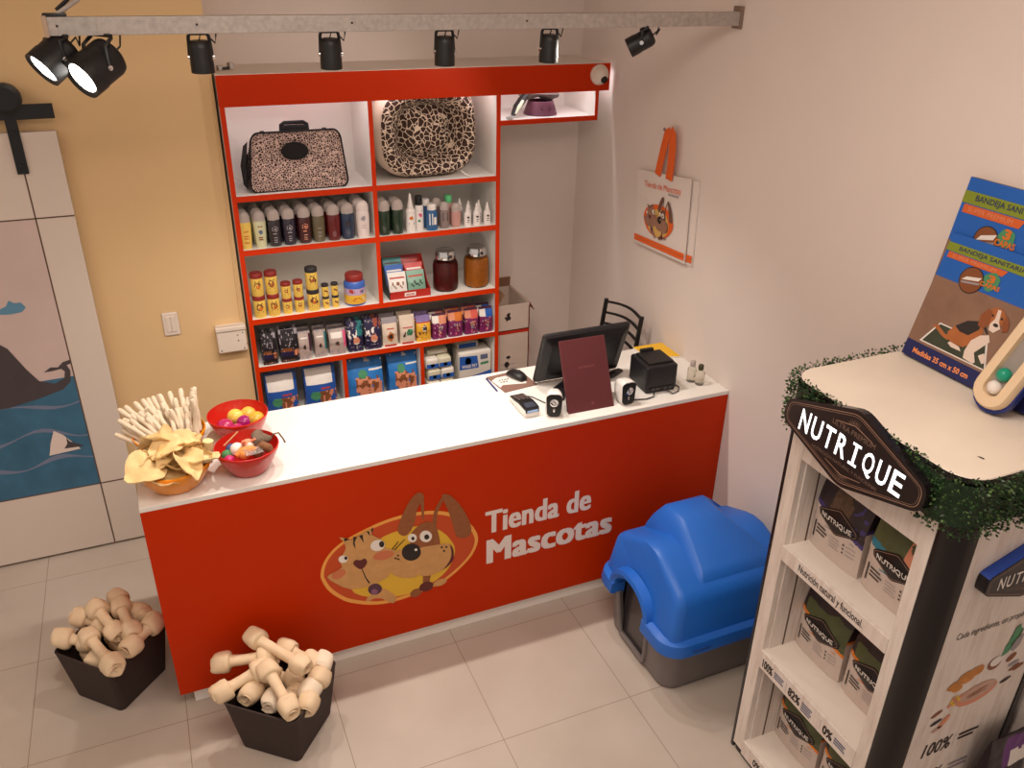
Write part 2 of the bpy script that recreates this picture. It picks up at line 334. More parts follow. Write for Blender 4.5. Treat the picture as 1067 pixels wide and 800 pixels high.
# ---------------------------------------------------------------- counter
LOGOC = dict(rim=C('logo_rim_apricot', 240, 165, 75, .5), field=C('logo_field_orange', 196, 72, 24, .5), yellow=C('logo_yellow', 226, 178, 52, .5),
             brown=C('logo_dog_brown', 156, 92, 52, .6, noise_amt=.25, noise_scale=60), tan=C('logo_tan', 212, 158, 98, .6, noise_amt=.15, noise_scale=40),
             maroon=C('logo_maroon', 96, 36, 34, .5), white=C('logo_white', 236, 226, 216, .5), black=C('logo_black', 34, 24, 22, .4),
             blush=C('logo_blush', 204, 116, 76, .6), plum=C('logo_plum', 82, 46, 66, .5), plumlight=C('logo_plum_light', 140, 90, 120, .5))
LETTER = C('sign_letter_white', 236, 220, 212, .45)
LOGO = [
('rim',0,[(0.61,0.512),(0.613,0.53),(0.619,0.55),(0.627,0.569),(0.639,0.588),(0.653,0.606),(0.67,0.623),(0.69,0.638),(0.712,0.652),(0.74,0.665),(0.776,0.678),(0.817,0.691),(0.857,0.702),(0.892,0.709),(0.926,0.714),(0.961,0.717),(1.001,0.716),(1.042,0.713),(1.081,0.707),(1.114,0.699),(1.145,0.688),(1.174,0.674),(1.2,0.657),(1.225,0.638),(1.247,0.617),(1.265,0.594),(1.28,0.571),(1.291,0.548),(1.299,0.528),(1.303,0.508),(1.303,0.488),(1.298,0.466),(1.289,0.443),(1.276,0.419),(1.256,0.395),(1.231,0.371),(1.206,0.35),(1.181,0.332),(1.156,0.317),(1.129,0.305),(1.1,0.296),(1.069,0.289),(1.038,0.283),(1.008,0.278),(0.978,0.274),(0.949,0.271),(0.919,0.27),(0.89,0.27),(0.861,0.273),(0.833,0.279),(0.805,0.287),(0.777,0.298),(0.749,0.312),(0.721,0.327),(0.696,0.345),(0.675,0.367),(0.655,0.39),(0.64,0.412),(0.628,0.433),(0.62,0.454),(0.615,0.472),(0.611,0.486),(0.609,0.498)]),
('field',1,[(0.624,0.514),(0.627,0.531),(0.633,0.549),(0.641,0.567),(0.652,0.585),(0.665,0.601),(0.682,0.617),(0.7,0.63),(0.722,0.643),(0.748,0.655),(0.783,0.667),(0.822,0.678),(0.861,0.688),(0.894,0.695),(0.927,0.699),(0.96,0.701),(0.998,0.7),(1.038,0.697),(1.075,0.691),(1.107,0.683),(1.136,0.672),(1.164,0.659),(1.189,0.643),(1.213,0.625),(1.233,0.605),(1.251,0.584),(1.265,0.562),(1.276,0.541),(1.283,0.522),(1.287,0.504),(1.287,0.485),(1.282,0.465),(1.274,0.444),(1.261,0.422),(1.242,0.4),(1.218,0.378),(1.194,0.359),(1.171,0.343),(1.147,0.329),(1.121,0.318),(1.093,0.31),(1.063,0.304),(1.034,0.299),(1.006,0.295),(0.977,0.291),(0.949,0.289),(0.921,0.288),(0.893,0.288),(0.866,0.291),(0.838,0.296),(0.811,0.305),(0.785,0.315),(0.758,0.328),(0.731,0.343),(0.707,0.359),(0.687,0.379),(0.668,0.401),(0.653,0.422),(0.642,0.441),(0.634,0.46),(0.629,0.477),(0.625,0.49),(0.623,0.501)]),
('yellow',2,[(0.728,0.401),(0.733,0.437),(0.75,0.479),(0.771,0.518),(0.794,0.555),(0.823,0.589),(0.852,0.616),(0.884,0.631),(0.917,0.639),(0.951,0.643),(0.984,0.645),(1.018,0.645),(1.05,0.639),(1.081,0.626),(1.11,0.608),(1.135,0.587),(1.156,0.562),(1.173,0.534),(1.186,0.508),(1.193,0.486),(1.195,0.466),(1.192,0.444),(1.184,0.418),(1.171,0.39),(1.153,0.366),(1.131,0.346),(1.105,0.33),(1.077,0.317),(1.046,0.306),(1.012,0.298),(0.979,0.293),(0.947,0.293),(0.916,0.296),(0.885,0.301),(0.853,0.31),(0.822,0.321),(0.794,0.336),(0.766,0.353),(0.741,0.375)]),
('brown',3,[(1.051,0.682),(1.048,0.728),(1.046,0.774),(1.049,0.785),(1.053,0.784),(1.058,0.783),(1.061,0.774),(1.062,0.75),(1.061,0.721),(1.06,0.69),(1.058,0.668),(1.055,0.666)]),
('brown',3,[(1.096,0.628),(1.096,0.645),(1.098,0.669),(1.103,0.693),(1.113,0.716),(1.125,0.738),(1.136,0.755),(1.142,0.765),(1.146,0.77),(1.148,0.771),(1.15,0.769),(1.15,0.763),(1.148,0.752),(1.14,0.733),(1.128,0.708),(1.119,0.685),(1.116,0.663),(1.115,0.642),(1.113,0.627),(1.107,0.621),(1.101,0.621)]),
('brown',4,[(1.059,0.799),(1.053,0.806),(1.044,0.811),(1.035,0.811),(1.024,0.804),(1.011,0.793),(0.999,0.778),(0.987,0.759),(0.975,0.736),(0.965,0.714),(0.955,0.69),(0.946,0.665),(0.943,0.645),(0.946,0.63),(0.955,0.619),(0.964,0.612),(0.973,0.61),(0.983,0.612),(0.992,0.619),(1.001,0.631),(1.009,0.647),(1.017,0.666),(1.023,0.689),(1.027,0.715),(1.033,0.736),(1.043,0.752),(1.053,0.764),(1.06,0.774),(1.063,0.784),(1.062,0.792)]),
('brown',4,[(1.139,0.77),(1.146,0.777),(1.16,0.774),(1.175,0.764),(1.191,0.746),(1.209,0.721),(1.225,0.694),(1.239,0.666),(1.252,0.636),(1.261,0.608),(1.268,0.584),(1.271,0.562),(1.27,0.545),(1.264,0.533),(1.254,0.525),(1.242,0.523),(1.228,0.525),(1.213,0.532),(1.201,0.545),(1.194,0.567),(1.189,0.594),(1.184,0.621),(1.178,0.645),(1.172,0.669),(1.165,0.693),(1.155,0.722),(1.144,0.751)]),
('brown',3,[(1.049,0.389),(1.059,0.394),(1.073,0.389),(1.082,0.379),(1.082,0.364),(1.076,0.345),(1.073,0.327),(1.077,0.311),(1.083,0.296),(1.083,0.287),(1.073,0.284),(1.057,0.287),(1.046,0.299),(1.043,0.327),(1.044,0.364)]),
('brown',4,[(1.033,0.294),(1.034,0.287),(1.032,0.279),(1.027,0.272),(1.019,0.268),(1.011,0.266),(1.002,0.266),(0.994,0.27),(0.988,0.275),(0.984,0.282),(0.983,0.29),(0.986,0.298),(0.991,0.304),(0.998,0.309),(1.006,0.311),(1.015,0.311),(1.023,0.307),(1.029,0.302)]),
('tan',4,[(1.153,0.316),(1.153,0.309),(1.149,0.303),(1.141,0.298),(1.132,0.294),(1.121,0.293),(1.11,0.294),(1.101,0.297),(1.094,0.302),(1.09,0.308),(1.091,0.315),(1.095,0.321),(1.102,0.326),(1.112,0.33),(1.122,0.331),(1.133,0.33),(1.143,0.327),(1.149,0.322)]),
('maroon',5,[(1.09,0.313),(1.09,0.304),(1.087,0.296),(1.079,0.289),(1.07,0.284),(1.058,0.283),(1.047,0.285),(1.037,0.289),(1.029,0.297),(1.025,0.305),(1.025,0.314),(1.029,0.323),(1.036,0.33),(1.046,0.334),(1.057,0.336),(1.068,0.334),(1.078,0.329),(1.086,0.322)]),
('brown',5,[(0.991,0.598),(0.998,0.612),(1.009,0.625),(1.021,0.636),(1.035,0.646),(1.05,0.654),(1.065,0.657),(1.079,0.654),(1.093,0.645),(1.104,0.634),(1.111,0.622),(1.116,0.606),(1.119,0.587),(1.124,0.56),(1.127,0.53),(1.122,0.509),(1.103,0.504),(1.077,0.509),(1.053,0.516),(1.034,0.522),(1.017,0.531),(1.004,0.543),(0.995,0.56),(0.991,0.58)]),
('tan',5,[(0.894,0.476),(0.897,0.493),(0.904,0.509),(0.914,0.522),(0.925,0.534),(0.937,0.543),(0.95,0.546),(0.963,0.538),(0.977,0.523),(0.988,0.504),(0.994,0.481),(0.999,0.454),(1.003,0.43),(1.011,0.409),(1.019,0.392),(1.019,0.38),(1.005,0.377),(0.983,0.381),(0.961,0.388),(0.942,0.397),(0.923,0.411),(0.909,0.425),(0.9,0.441),(0.895,0.459)]),
('tan',6,[(0.976,0.486),(0.984,0.503),(0.999,0.517),(1.017,0.526),(1.041,0.529),(1.07,0.528),(1.097,0.525),(1.124,0.522),(1.151,0.519),(1.171,0.51),(1.182,0.494),(1.187,0.474),(1.188,0.454),(1.188,0.437),(1.185,0.422),(1.178,0.408),(1.165,0.396),(1.149,0.386),(1.131,0.377),(1.111,0.371),(1.09,0.367),(1.071,0.366),(1.053,0.37),(1.037,0.377),(1.023,0.386),(1.01,0.397),(0.999,0.41),(0.99,0.425),(0.982,0.444),(0.976,0.467)]),
('maroon',7,[(1.171,0.508),(1.175,0.503),(1.182,0.489),(1.187,0.472),(1.188,0.454),(1.188,0.434),(1.183,0.416),(1.168,0.399),(1.149,0.385),(1.138,0.38),(1.142,0.386),(1.155,0.401),(1.165,0.416),(1.171,0.429),(1.175,0.443),(1.177,0.457),(1.176,0.477),(1.172,0.497)]),
('white',6,[(1.024,0.584),(1.022,0.577),(1.019,0.571),(1.013,0.567),(1.007,0.567),(1,0.569),(0.993,0.573),(0.988,0.58),(0.985,0.587),(0.984,0.596),(0.986,0.603),(0.989,0.609),(0.995,0.612),(1.001,0.613),(1.008,0.611),(1.015,0.607),(1.02,0.6),(1.023,0.592)]),
('white',6,[(1.091,0.574),(1.089,0.564),(1.084,0.556),(1.077,0.551),(1.068,0.55),(1.058,0.553),(1.049,0.559),(1.042,0.568),(1.038,0.578),(1.037,0.589),(1.039,0.599),(1.044,0.607),(1.051,0.612),(1.06,0.613),(1.07,0.61),(1.078,0.604),(1.085,0.595),(1.09,0.585)]),
('black',7,[(1.014,0.585),(1.013,0.582),(1.012,0.58),(1.01,0.578),(1.008,0.578),(1.005,0.579),(1.003,0.58),(1.001,0.583),(1,0.586),(1,0.589),(1,0.592),(1.002,0.595),(1.003,0.596),(1.006,0.597),(1.008,0.596),(1.011,0.594),(1.012,0.592),(1.013,0.589)]),
('black',7,[(1.079,0.575),(1.078,0.57),(1.076,0.567),(1.073,0.565),(1.069,0.564),(1.065,0.565),(1.061,0.568),(1.058,0.572),(1.057,0.576),(1.056,0.581),(1.057,0.586),(1.059,0.589),(1.062,0.591),(1.066,0.592),(1.07,0.591),(1.074,0.588),(1.076,0.584),(1.078,0.58)]),
('black',7,[(1.039,0.514),(1.039,0.498),(1.033,0.485),(1.022,0.475),(1.009,0.471),(0.994,0.472),(0.98,0.479),(0.967,0.49),(0.959,0.505),(0.955,0.521),(0.956,0.536),(0.962,0.55),(0.972,0.559),(0.985,0.564),(0.999,0.562),(1.014,0.556),(1.026,0.545),(1.035,0.53)]),
('white',8,[(1.024,0.523),(1.023,0.521),(1.022,0.519),(1.02,0.518),(1.018,0.518),(1.016,0.519),(1.014,0.52),(1.012,0.522),(1.011,0.525),(1.011,0.527),(1.011,0.529),(1.013,0.531),(1.014,0.532),(1.016,0.532),(1.019,0.532),(1.021,0.53),(1.022,0.528),(1.023,0.526)]),
('black',7,[(1.139,0.502),(1.138,0.499),(1.133,0.498),(1.129,0.501),(1.128,0.505),(1.129,0.509),(1.134,0.509),(1.138,0.506)]),
('black',7,[(1.16,0.498),(1.158,0.494),(1.154,0.494),(1.15,0.497),(1.148,0.501),(1.15,0.504),(1.154,0.505),(1.158,0.502)]),
('black',7,[(1.149,0.48),(1.147,0.477),(1.143,0.476),(1.139,0.479),(1.137,0.483),(1.139,0.486),(1.143,0.487),(1.148,0.484)]),
('black',7,[(0.933,0.503),(0.931,0.5),(0.927,0.5),(0.923,0.503),(0.921,0.507),(0.923,0.51),(0.927,0.51),(0.931,0.508)]),
('black',7,[(0.944,0.516),(0.942,0.513),(0.938,0.512),(0.934,0.515),(0.933,0.519),(0.934,0.522),(0.938,0.522),(0.942,0.52)]),
('black',7,[(0.944,0.496),(0.943,0.493),(0.938,0.492),(0.935,0.495),(0.933,0.499),(0.935,0.502),(0.939,0.502),(0.943,0.5)]),
('tan',3,[(0.834,0.358),(0.847,0.362),(0.86,0.362),(0.873,0.355),(0.89,0.338),(0.909,0.314),(0.921,0.294),(0.921,0.281),(0.916,0.271),(0.908,0.265),(0.901,0.266),(0.892,0.272),(0.883,0.279),(0.875,0.288),(0.866,0.298),(0.856,0.306),(0.844,0.312),(0.832,0.316),(0.821,0.318),(0.812,0.315),(0.805,0.309),(0.799,0.307),(0.793,0.31),(0.788,0.316),(0.789,0.324),(0.8,0.335),(0.818,0.349)]),
('tan',5.5,[(0.713,0.656),(0.704,0.67),(0.7,0.679),(0.71,0.676),(0.724,0.669),(0.734,0.659),(0.746,0.652),(0.766,0.661),(0.788,0.673),(0.803,0.677),(0.817,0.68),(0.832,0.687),(0.842,0.69),(0.836,0.675),(0.831,0.656),(0.847,0.641),(0.867,0.625),(0.876,0.599),(0.886,0.573),(0.912,0.557),(0.932,0.545),(0.925,0.532),(0.91,0.519),(0.9,0.504),(0.894,0.485),(0.898,0.457),(0.9,0.431),(0.889,0.417),(0.869,0.408),(0.839,0.398),(0.804,0.393),(0.766,0.392),(0.728,0.4),(0.696,0.421),(0.67,0.448),(0.647,0.473),(0.635,0.494),(0.644,0.503),(0.661,0.509),(0.683,0.517),(0.7,0.527),(0.697,0.542),(0.692,0.558),(0.698,0.573),(0.706,0.588),(0.716,0.604),(0.722,0.62),(0.719,0.639)]),
('blush',6,[(0.921,0.534),(0.919,0.526),(0.912,0.519),(0.901,0.514),(0.886,0.512),(0.871,0.512),(0.856,0.516),(0.843,0.522),(0.834,0.529),(0.831,0.537),(0.833,0.546),(0.84,0.553),(0.851,0.558),(0.865,0.56),(0.881,0.559),(0.896,0.556),(0.909,0.55),(0.917,0.543)]),
('blush',6,[(0.713,0.503),(0.713,0.495),(0.71,0.487),(0.703,0.48),(0.694,0.475),(0.684,0.472),(0.674,0.472),(0.665,0.475),(0.659,0.48),(0.655,0.487),(0.655,0.495),(0.658,0.503),(0.664,0.51),(0.673,0.515),(0.683,0.518),(0.693,0.518),(0.702,0.515),(0.709,0.51)]),
('white',6,[(0.727,0.565),(0.726,0.558),(0.723,0.553),(0.718,0.549),(0.712,0.547),(0.705,0.548),(0.699,0.55),(0.693,0.555),(0.689,0.561),(0.688,0.568),(0.688,0.574),(0.691,0.58),(0.696,0.584),(0.703,0.586),(0.71,0.585),(0.716,0.582),(0.722,0.578),(0.726,0.572)]),
('white',7,[(0.884,0.596),(0.884,0.586),(0.88,0.577),(0.873,0.57),(0.864,0.566),(0.853,0.566),(0.843,0.569),(0.834,0.575),(0.827,0.584),(0.824,0.594),(0.824,0.604),(0.828,0.612),(0.835,0.619),(0.844,0.623),(0.855,0.623),(0.865,0.62),(0.874,0.614),(0.881,0.606)]),
('black',7,[(0.725,0.567),(0.724,0.564),(0.723,0.562),(0.721,0.56),(0.719,0.56),(0.717,0.56),(0.714,0.562),(0.713,0.565),(0.712,0.568),(0.712,0.571),(0.712,0.574),(0.714,0.576),(0.716,0.578),(0.718,0.578),(0.72,0.578),(0.722,0.576),(0.724,0.573),(0.725,0.57)]),
('black',8,[(0.882,0.593),(0.881,0.588),(0.879,0.583),(0.876,0.581),(0.872,0.58),(0.869,0.581),(0.865,0.584),(0.862,0.588),(0.861,0.594),(0.86,0.6),(0.861,0.605),(0.864,0.61),(0.867,0.612),(0.87,0.613),(0.874,0.612),(0.878,0.609),(0.88,0.605),(0.882,0.599)]),
('maroon',7,[(0.746,0.529),(0.747,0.537),(0.752,0.544),(0.758,0.547),(0.764,0.546),(0.771,0.542),(0.778,0.54),(0.784,0.541),(0.791,0.544),(0.796,0.544),(0.801,0.539),(0.804,0.531),(0.805,0.523),(0.802,0.514),(0.797,0.505),(0.791,0.499),(0.785,0.495),(0.778,0.493),(0.77,0.496),(0.761,0.505),(0.752,0.518)]),
('black',7,[(0.778,0.494),(0.782,0.493),(0.797,0.441),(0.811,0.41),(0.805,0.407),(0.792,0.441)]),
('black',7,[(0.757,0.666),(0.771,0.662),(0.76,0.639),(0.761,0.6),(0.753,0.632)]),
('black',7,[(0.78,0.666),(0.795,0.666),(0.797,0.624)]),
('black',7,[(0.812,0.677),(0.823,0.676),(0.826,0.651)]),
('black',7,[(0.83,0.683),(0.842,0.69),(0.835,0.662)]),
('black',7,[(0.717,0.671),(0.743,0.658),(0.719,0.654)]),
('plum',6,[(0.86,0.366),(0.859,0.355),(0.854,0.347),(0.847,0.341),(0.837,0.338),(0.827,0.339),(0.817,0.344),(0.808,0.351),(0.802,0.361),(0.8,0.372),(0.801,0.382),(0.805,0.39),(0.813,0.396),(0.822,0.399),(0.832,0.398),(0.842,0.394),(0.851,0.386),(0.857,0.376)]),
('plumlight',7,[(0.841,0.352),(0.84,0.347),(0.837,0.343),(0.833,0.341),(0.828,0.341),(0.823,0.342),(0.819,0.346),(0.816,0.35),(0.813,0.355),(0.813,0.361),(0.814,0.366),(0.817,0.369),(0.821,0.371),(0.825,0.372),(0.83,0.37),(0.834,0.367),(0.838,0.362),(0.84,0.357)]),
('black',7,[(0.912,0.557),(0.942,0.591),(0.944,0.588),(0.916,0.554)]),
('black',7,[(0.922,0.552),(0.971,0.595),(0.973,0.592),(0.927,0.549)]),
]
t = thing('shop_counter', 'long orange front counter with white top and shop lettering', 'counter', (1.28, .285, 0))
ox, oy = -1.28, -.285
P_ = lambda x, y, z: (x+ox, y+oy, z)
B().bx(P_(0, 0, .98), P_(XW-.001, .57, 1.0), WHITE, .002).build('countertop', t)
fp = B().bx(P_(0, 0, .0724), P_(XW-.002, .018, .979), ORANGE, .0015).build('front_panel', t)
B().bx(P_(.05, .022, 0), P_(XW-.002, .037, .0735), C('kick_white', 248, 240, 232, .4)).build('kick_plate', t)
b = B(); b.bx(P_(0, .018, .0724), P_(.018, .55, .979), ORANGE); b.build('end_panel', t)
B().bx(P_(.018, .03, .55), P_(XW-.01, .5, .57), WHITE).build('inner_shelf', t)
b = B(); fr = FX(ox, oy, 0)
for m, l, pts in LOGO: b.poly(pts, fr, LOGOC[m], d=.001+.0006*l)
lg = b.build('cat_and_dog_emblem', fp)
b = B()
for st, x0_, x1_, y0_, y1_, w_ in (('Tienda de', 1.343, 1.857, .514, .629, .0055), ('Mascotas', 1.351, 1.977, .348, .473, .008)):
    for k, (du, dv) in enumerate(((-1, -.5), (1, -.5), (1, .5), (-1, .5), (-.5, 0), (.5, 0), (0, .3), (0, -.3))):
        b.text(st, fr, x0_+du*w_, x1_+du*w_, y0_+dv*w_, y1_+dv*w_, LETTER, d=.001+.0002*k, sp=1.05)
tag(b.build('lettering', fp), 'white lettering')

# ---------------------------------------------------------------- shelf unit behind the counter
X0, X1 = .5657, 1.918
TH = .027
t = thing('shelf_unit', 'tall white shelving unit with orange edges behind the counter', 'shelf unit', (1.25, 1.46, 0))
ox, oy = -1.25, -1.46
yb = 1.645
def slab(name, a, b_, edge):     # white board with an orange front edging strip
    q = B(); q.bx(P_(a[0], a[1]+.004, a[2]), P_(*b_), WHITE); q.bx(P_(a[0], a[1], a[2]), P_(b_[0], a[1]+.004, b_[2]), ORANGE_EDGE)
    return q.build(name, t)
slab('side_panel', (X0, YS, 0), (X0+.022, yb, 2.169), 1)
B().bx(P_(X0+.001, YS+.018, 2.169), P_(X0+.022, yb, 2.292), WHITE).build('side_panel', t)
slab('side_panel', (X1-.022, YS, 0), (X1, yb, 2.169), 1)
SH = [1.74, 1.478, 1.118, .854, .53, .08]
for z in SH: slab('shelf_board', (X0+.022, YS+.001, z), (X1-.022, yb, z+TH), 1)
for x, a, c in ((1.237, 1.74+TH, 2.169), (1.237, 1.478+TH, 1.74), (1.237, 1.118+TH, 1.478), (1.017, .53+TH, .854), (1.451, .53+TH, .854)):
    slab('divider', (x, YS+.002, a), (x+.021, yb, c), 1)
B().bx(P_(X0, yb, 0), P_(X1, yb+.008, 2.3), WHITE).build('back_panel', t)
B().bx(P_(X1, yb, 2.02), P_(2.475, yb+.008, 2.3), WHITE).build('back_panel', t)
slab('shelf_board', (X1, YS+.001, 2.02), (2.475, yb, 2.045), 1)
slab('side_panel', (2.458, YS, 2.045), (2.475, yb, 2.169), 1)
B().bx(P_(X0, YS, 2.169), P_(2.535, YS+.018, 2.305), ORANGE, .0015).build('fascia', t)
B().bx(P_(X0, YS+.001, 2.292), P_(2.535, yb+.008, 2.307), C('top_board_white', 226, 216, 206, .5)).build('top_board', t)
LEDS = mat('led_strip_diffuser', (1, 1, 1), .4, emit=(.92, .95, 1), estr=4)
B().bx(P_(X0+.03, YS+.04, 2.282), P_(2.53, YS+.05, 2.291), LEDS).build('led_strip', t)
b = B(); b.bx((-.03, -.006, 0), (.05, .006, .012), BLACKM, .002); b.bx((.028, -.012, 0), (.05, .012, .03), STEEL, .002); b.bx((-.03, -.01, 0), (-.012, .01, .022), STEEL, .002)
o = b.build('latch_bracket', None, (.62, 1.45, 2.307)); o.rotation_euler = (0, 0, .5)
tag(o, 'small dark metal bracket on the top left end of the shelf unit', 'bracket')
t = thing('security_camera', 'white dome security camera on the right end of the orange fascia', 'security camera', (2.468, YS+.002, 2.25))
B().lathe([(.05, 0), (.052, .006), (.05, .016), (.04, .022)], SWW, (0, 0, 0), 24, M=Matrix.Rotation(pi/2, 3, 'X')).build('base', t)
R_ = Matrix.Rotation(pi/2, 3, 'X')
B().lathe([(.046, .015), (.045, .025), (.038, .04), (.026, .052), (.012, .058), (.001, .06)], SWW, (0, 0, 0), 24, M=R_).build('dome', t)
d_ = V((.1, -.9, -.42)).normalized(); q_ = d_.to_track_quat('Z', 'Y').to_matrix()
B().lathe([(.018, 0), (.019, .012), (.015, .018), (.001, .019)], BLACK, V((0, -.012, 0))+d_*.038, 16, M=q_).build('lens', t)
t['label'] = 'white dome security camera on the right end of the orange fascia'

# ---------------------------------------------------------------- things on the top shelf
Z1 = 1.74+TH
LEO1 = leopard('small_leopard_print_fabric', s2l(216, 188, 178), s2l(58, 34, 30), 92, .29)
LEO2 = leopard('large_leopard_print_plush', s2l(222, 202, 180), s2l(58, 36, 28), 36, .17)
BLKF = C('black_fabric', 26, 22, 24, .9, bump=.1, bump_scale=200)
t = thing('pet_carrier', 'leopard print soft pet carrier with black trim on top shelf', 'pet carrier', (.895, 1.44, Z1))
def yring(y, hw0, hw1, h, r, z0=0, n=6):
    """trapezoid outline with rounded corners in the xz plane"""
    base = rrect(-1, 0, 1, 1, .16, n)
    out = []
    for x, z in base:
        w = hw0+(hw1-hw0)*z; out.append(V((x*w, y, z0+z*h)))
    return out
b = B(); b.rings([yring(-.105, .21, .195, .245, .03, .015), yring(-.118, .235, .205, .275, .03, 0), yring(-.06, .243, .205, .262, .03, 0), yring(.02, .243, .2, .215, .03, 0), yring(.105, .235, .2, .15, .03, 0)][::-1], LEO1)
b.build('body', t)
b = B(); b.tube(yring(-.119, .236, .206, .276, .03, 0), .0045, BLKF, 6, closed=True); b.tube(yring(.104, .236, .202, .152, .03, 0), .006, BLKF, 6, closed=True); b.build('piping', t)
b = B(); b.rings([[V((-.245, -.113, .02)), V((-.252, -.0, .015)), V((-.24, .1, .02))], [V((-.243, -.113, .12)), V((-.257, -.01, .11)), V((-.243, .1, .08))], [V((-.222, -.112, .24)), V((-.236, -.03, .205)), V((-.222, .1, .135))]][::-1], BLKF, closed=False)
b.build('mesh_end', t)
b = B(); b.tube([(-.062, -.09, .268), (-.06, -.09, .302), (-.045, -.09, .311), (.045, -.09, .311), (.06, -.09, .302), (.062, -.09, .268)], .009, BLKF, 8); b.bx((-.062, -.102, .262), (.062, -.078, .3), BLKF, .006); b.build('handle', t)
b = B(); b.prism(ell(-.012, .185, .064, .042, 28), FX(0, -.117, 0), BLKF, .006); b.build('front_patch', t)
b = B()
for s_ in (-.15, .14): b.box((s_, -.095, .276), (.02, .02, .008), BLKF, .003)
b.build('top_ring', t)

t = thing('pet_bed', 'square leopard print plush pet bed leaning on its side', 'pet bed', (1.555, 1.45, Z1))
CREAM = C('cream_plush', 214, 192, 174, .95, bump=.2, bump_scale=120)
b = B()
def sq(y, w, h, zc, p=3.2, n=48):
    return [V((w*math.copysign(abs(cos(2*pi*k/n))**(2/p), cos(2*pi*k/n)), y, zc+h*math.copysign(abs(sin(2*pi*k/n))**(2/p), sin(2*pi*k/n)))) for k in range(n)]
zc = .226
prof = [(-.02, .12, .12), (-.045, .155, .135), (-.075, .185, .16), (-.105, .215, .185), (-.118, .235, .205), (-.105, .255, .215)]
b.rings([sq(y, w, h, zc) for y, w, h in [(-.062, .001, .001), (-.06, .05, .045), (-.05, .095, .08), (-.03, .128, .108), (-.012, .142, .12), (-.03, .152, .13), (-.075, .166, .142), (-.112, .188, .16), (-.13, .212, .178), (-.125, .236, .198), (-.1, .256, .214)]], LEO2, cap0=False, cap1=False)
b.build('cushioned_rim', t)
b = B(); b.rings([sq(y, w, h, zc) for y, w, h in [(-.105, .254, .214), (-.06, .27, .224), (.02, .27, .224), (.09, .25, .21), (.12, .2, .17)]], CREAM, cap0=False); b.build('outer_shell', t)
for ch in t.children: pass
b = B(); b.tube([(.16, -.12, .03), (.175, -.14, .015), (.19, -.155, .006), (.2, -.165, .004)], .003, C('white_tie', 230, 222, 214, .8), 6); b.build('tie_cord', t)
t.rotation_euler = (0, 0, .06)

ZB = 2.045
PURP = C('mauve_plastic', 108, 62, 82, .45)
t = thing('pet_bowl', 'mauve plastic pet bowl with paw prints on the short upper shelf', 'bowl', (2.2, 1.41, ZB))
B().lathe([(.088, 0), (.09, .004), (.068, .068), (.064, .07), (.05, .03), (.001, .024)], PURP, n=32, cap1=False).build('bowl_body', t)
b = B(); DP = C('dark_mauve_print', 86, 42, 62, .5)
for a in (-1.9, -1.35, -.9):
    for dx, dz, r in ((0, 0, .009), (-.01, .013, .004), (0, .016, .004), (.01, .013, .004)):
        nrm = V((cos(a), sin(a), .3)).normalized(); c_ = V((cos(a)*.0795, sin(a)*.0795, .036)); u = V((-sin(a), cos(a), 0)); v = nrm.cross(u)
        b.poly(ell(dx, dz, r, r*.8, 8), (c_, u, v), DP, d=.0025)
b.build('paw_print', t)
GR = C('grey_folded_fabric', 118, 110, 108, .9, bump=.3, bump_scale=60)
b = B(); rs = []
for k in range(9):
    x = -.1+.025*k; h = .034+.012*sin(k*1.3); rs.append([V((x, .06*cos(2*pi*j/14)*(1-.05*abs(k-4)), .105+h*sin(2*pi*j/14)*(.75+.1*sin(j*2+k))-.006*(k-4)*.3)) for j in range(14)])
b.rings(rs, GR)
tag(b.build('folded_fabric', None, (2.19, 1.42, ZB)), 'folded grey cloth heaped on top of the mauve pet bowl', 'cloth')
t = thing('pet_accessory', 'dark curved pet accessory with pale strip leaning beside the mauve bowl', 'pet accessory', (2.06, 1.375, ZB))
b = B(); b.tube([(-.045, -.03, .012), (-.015, -.015, .05), (.02, 0, .085), (.045, .01, .112)], [.014, .026, .026, .016], BLACK, 12, flat=.6); b.build('curved_body', t)
b = B(); b.tube([(-.038, -.05, .022), (-.01, -.036, .056), (.012, -.025, .082)], [.006, .013, .008], C('pale_green_strip', 222, 226, 200, .6), 10, flat=.7); b.build('pale_strip', t)  # pale strip laid along the dark curved body
b = B(); b.tube([(-.05, -.06, .008), (-.075, -.08, .006), (-.095, -.075, .006), (-.09, -.055, .006), (-.06, -.05, .01)], .006, C('pale_grey_cord', 190, 184, 180, .6), 8); b.build('wrist_loop', t)

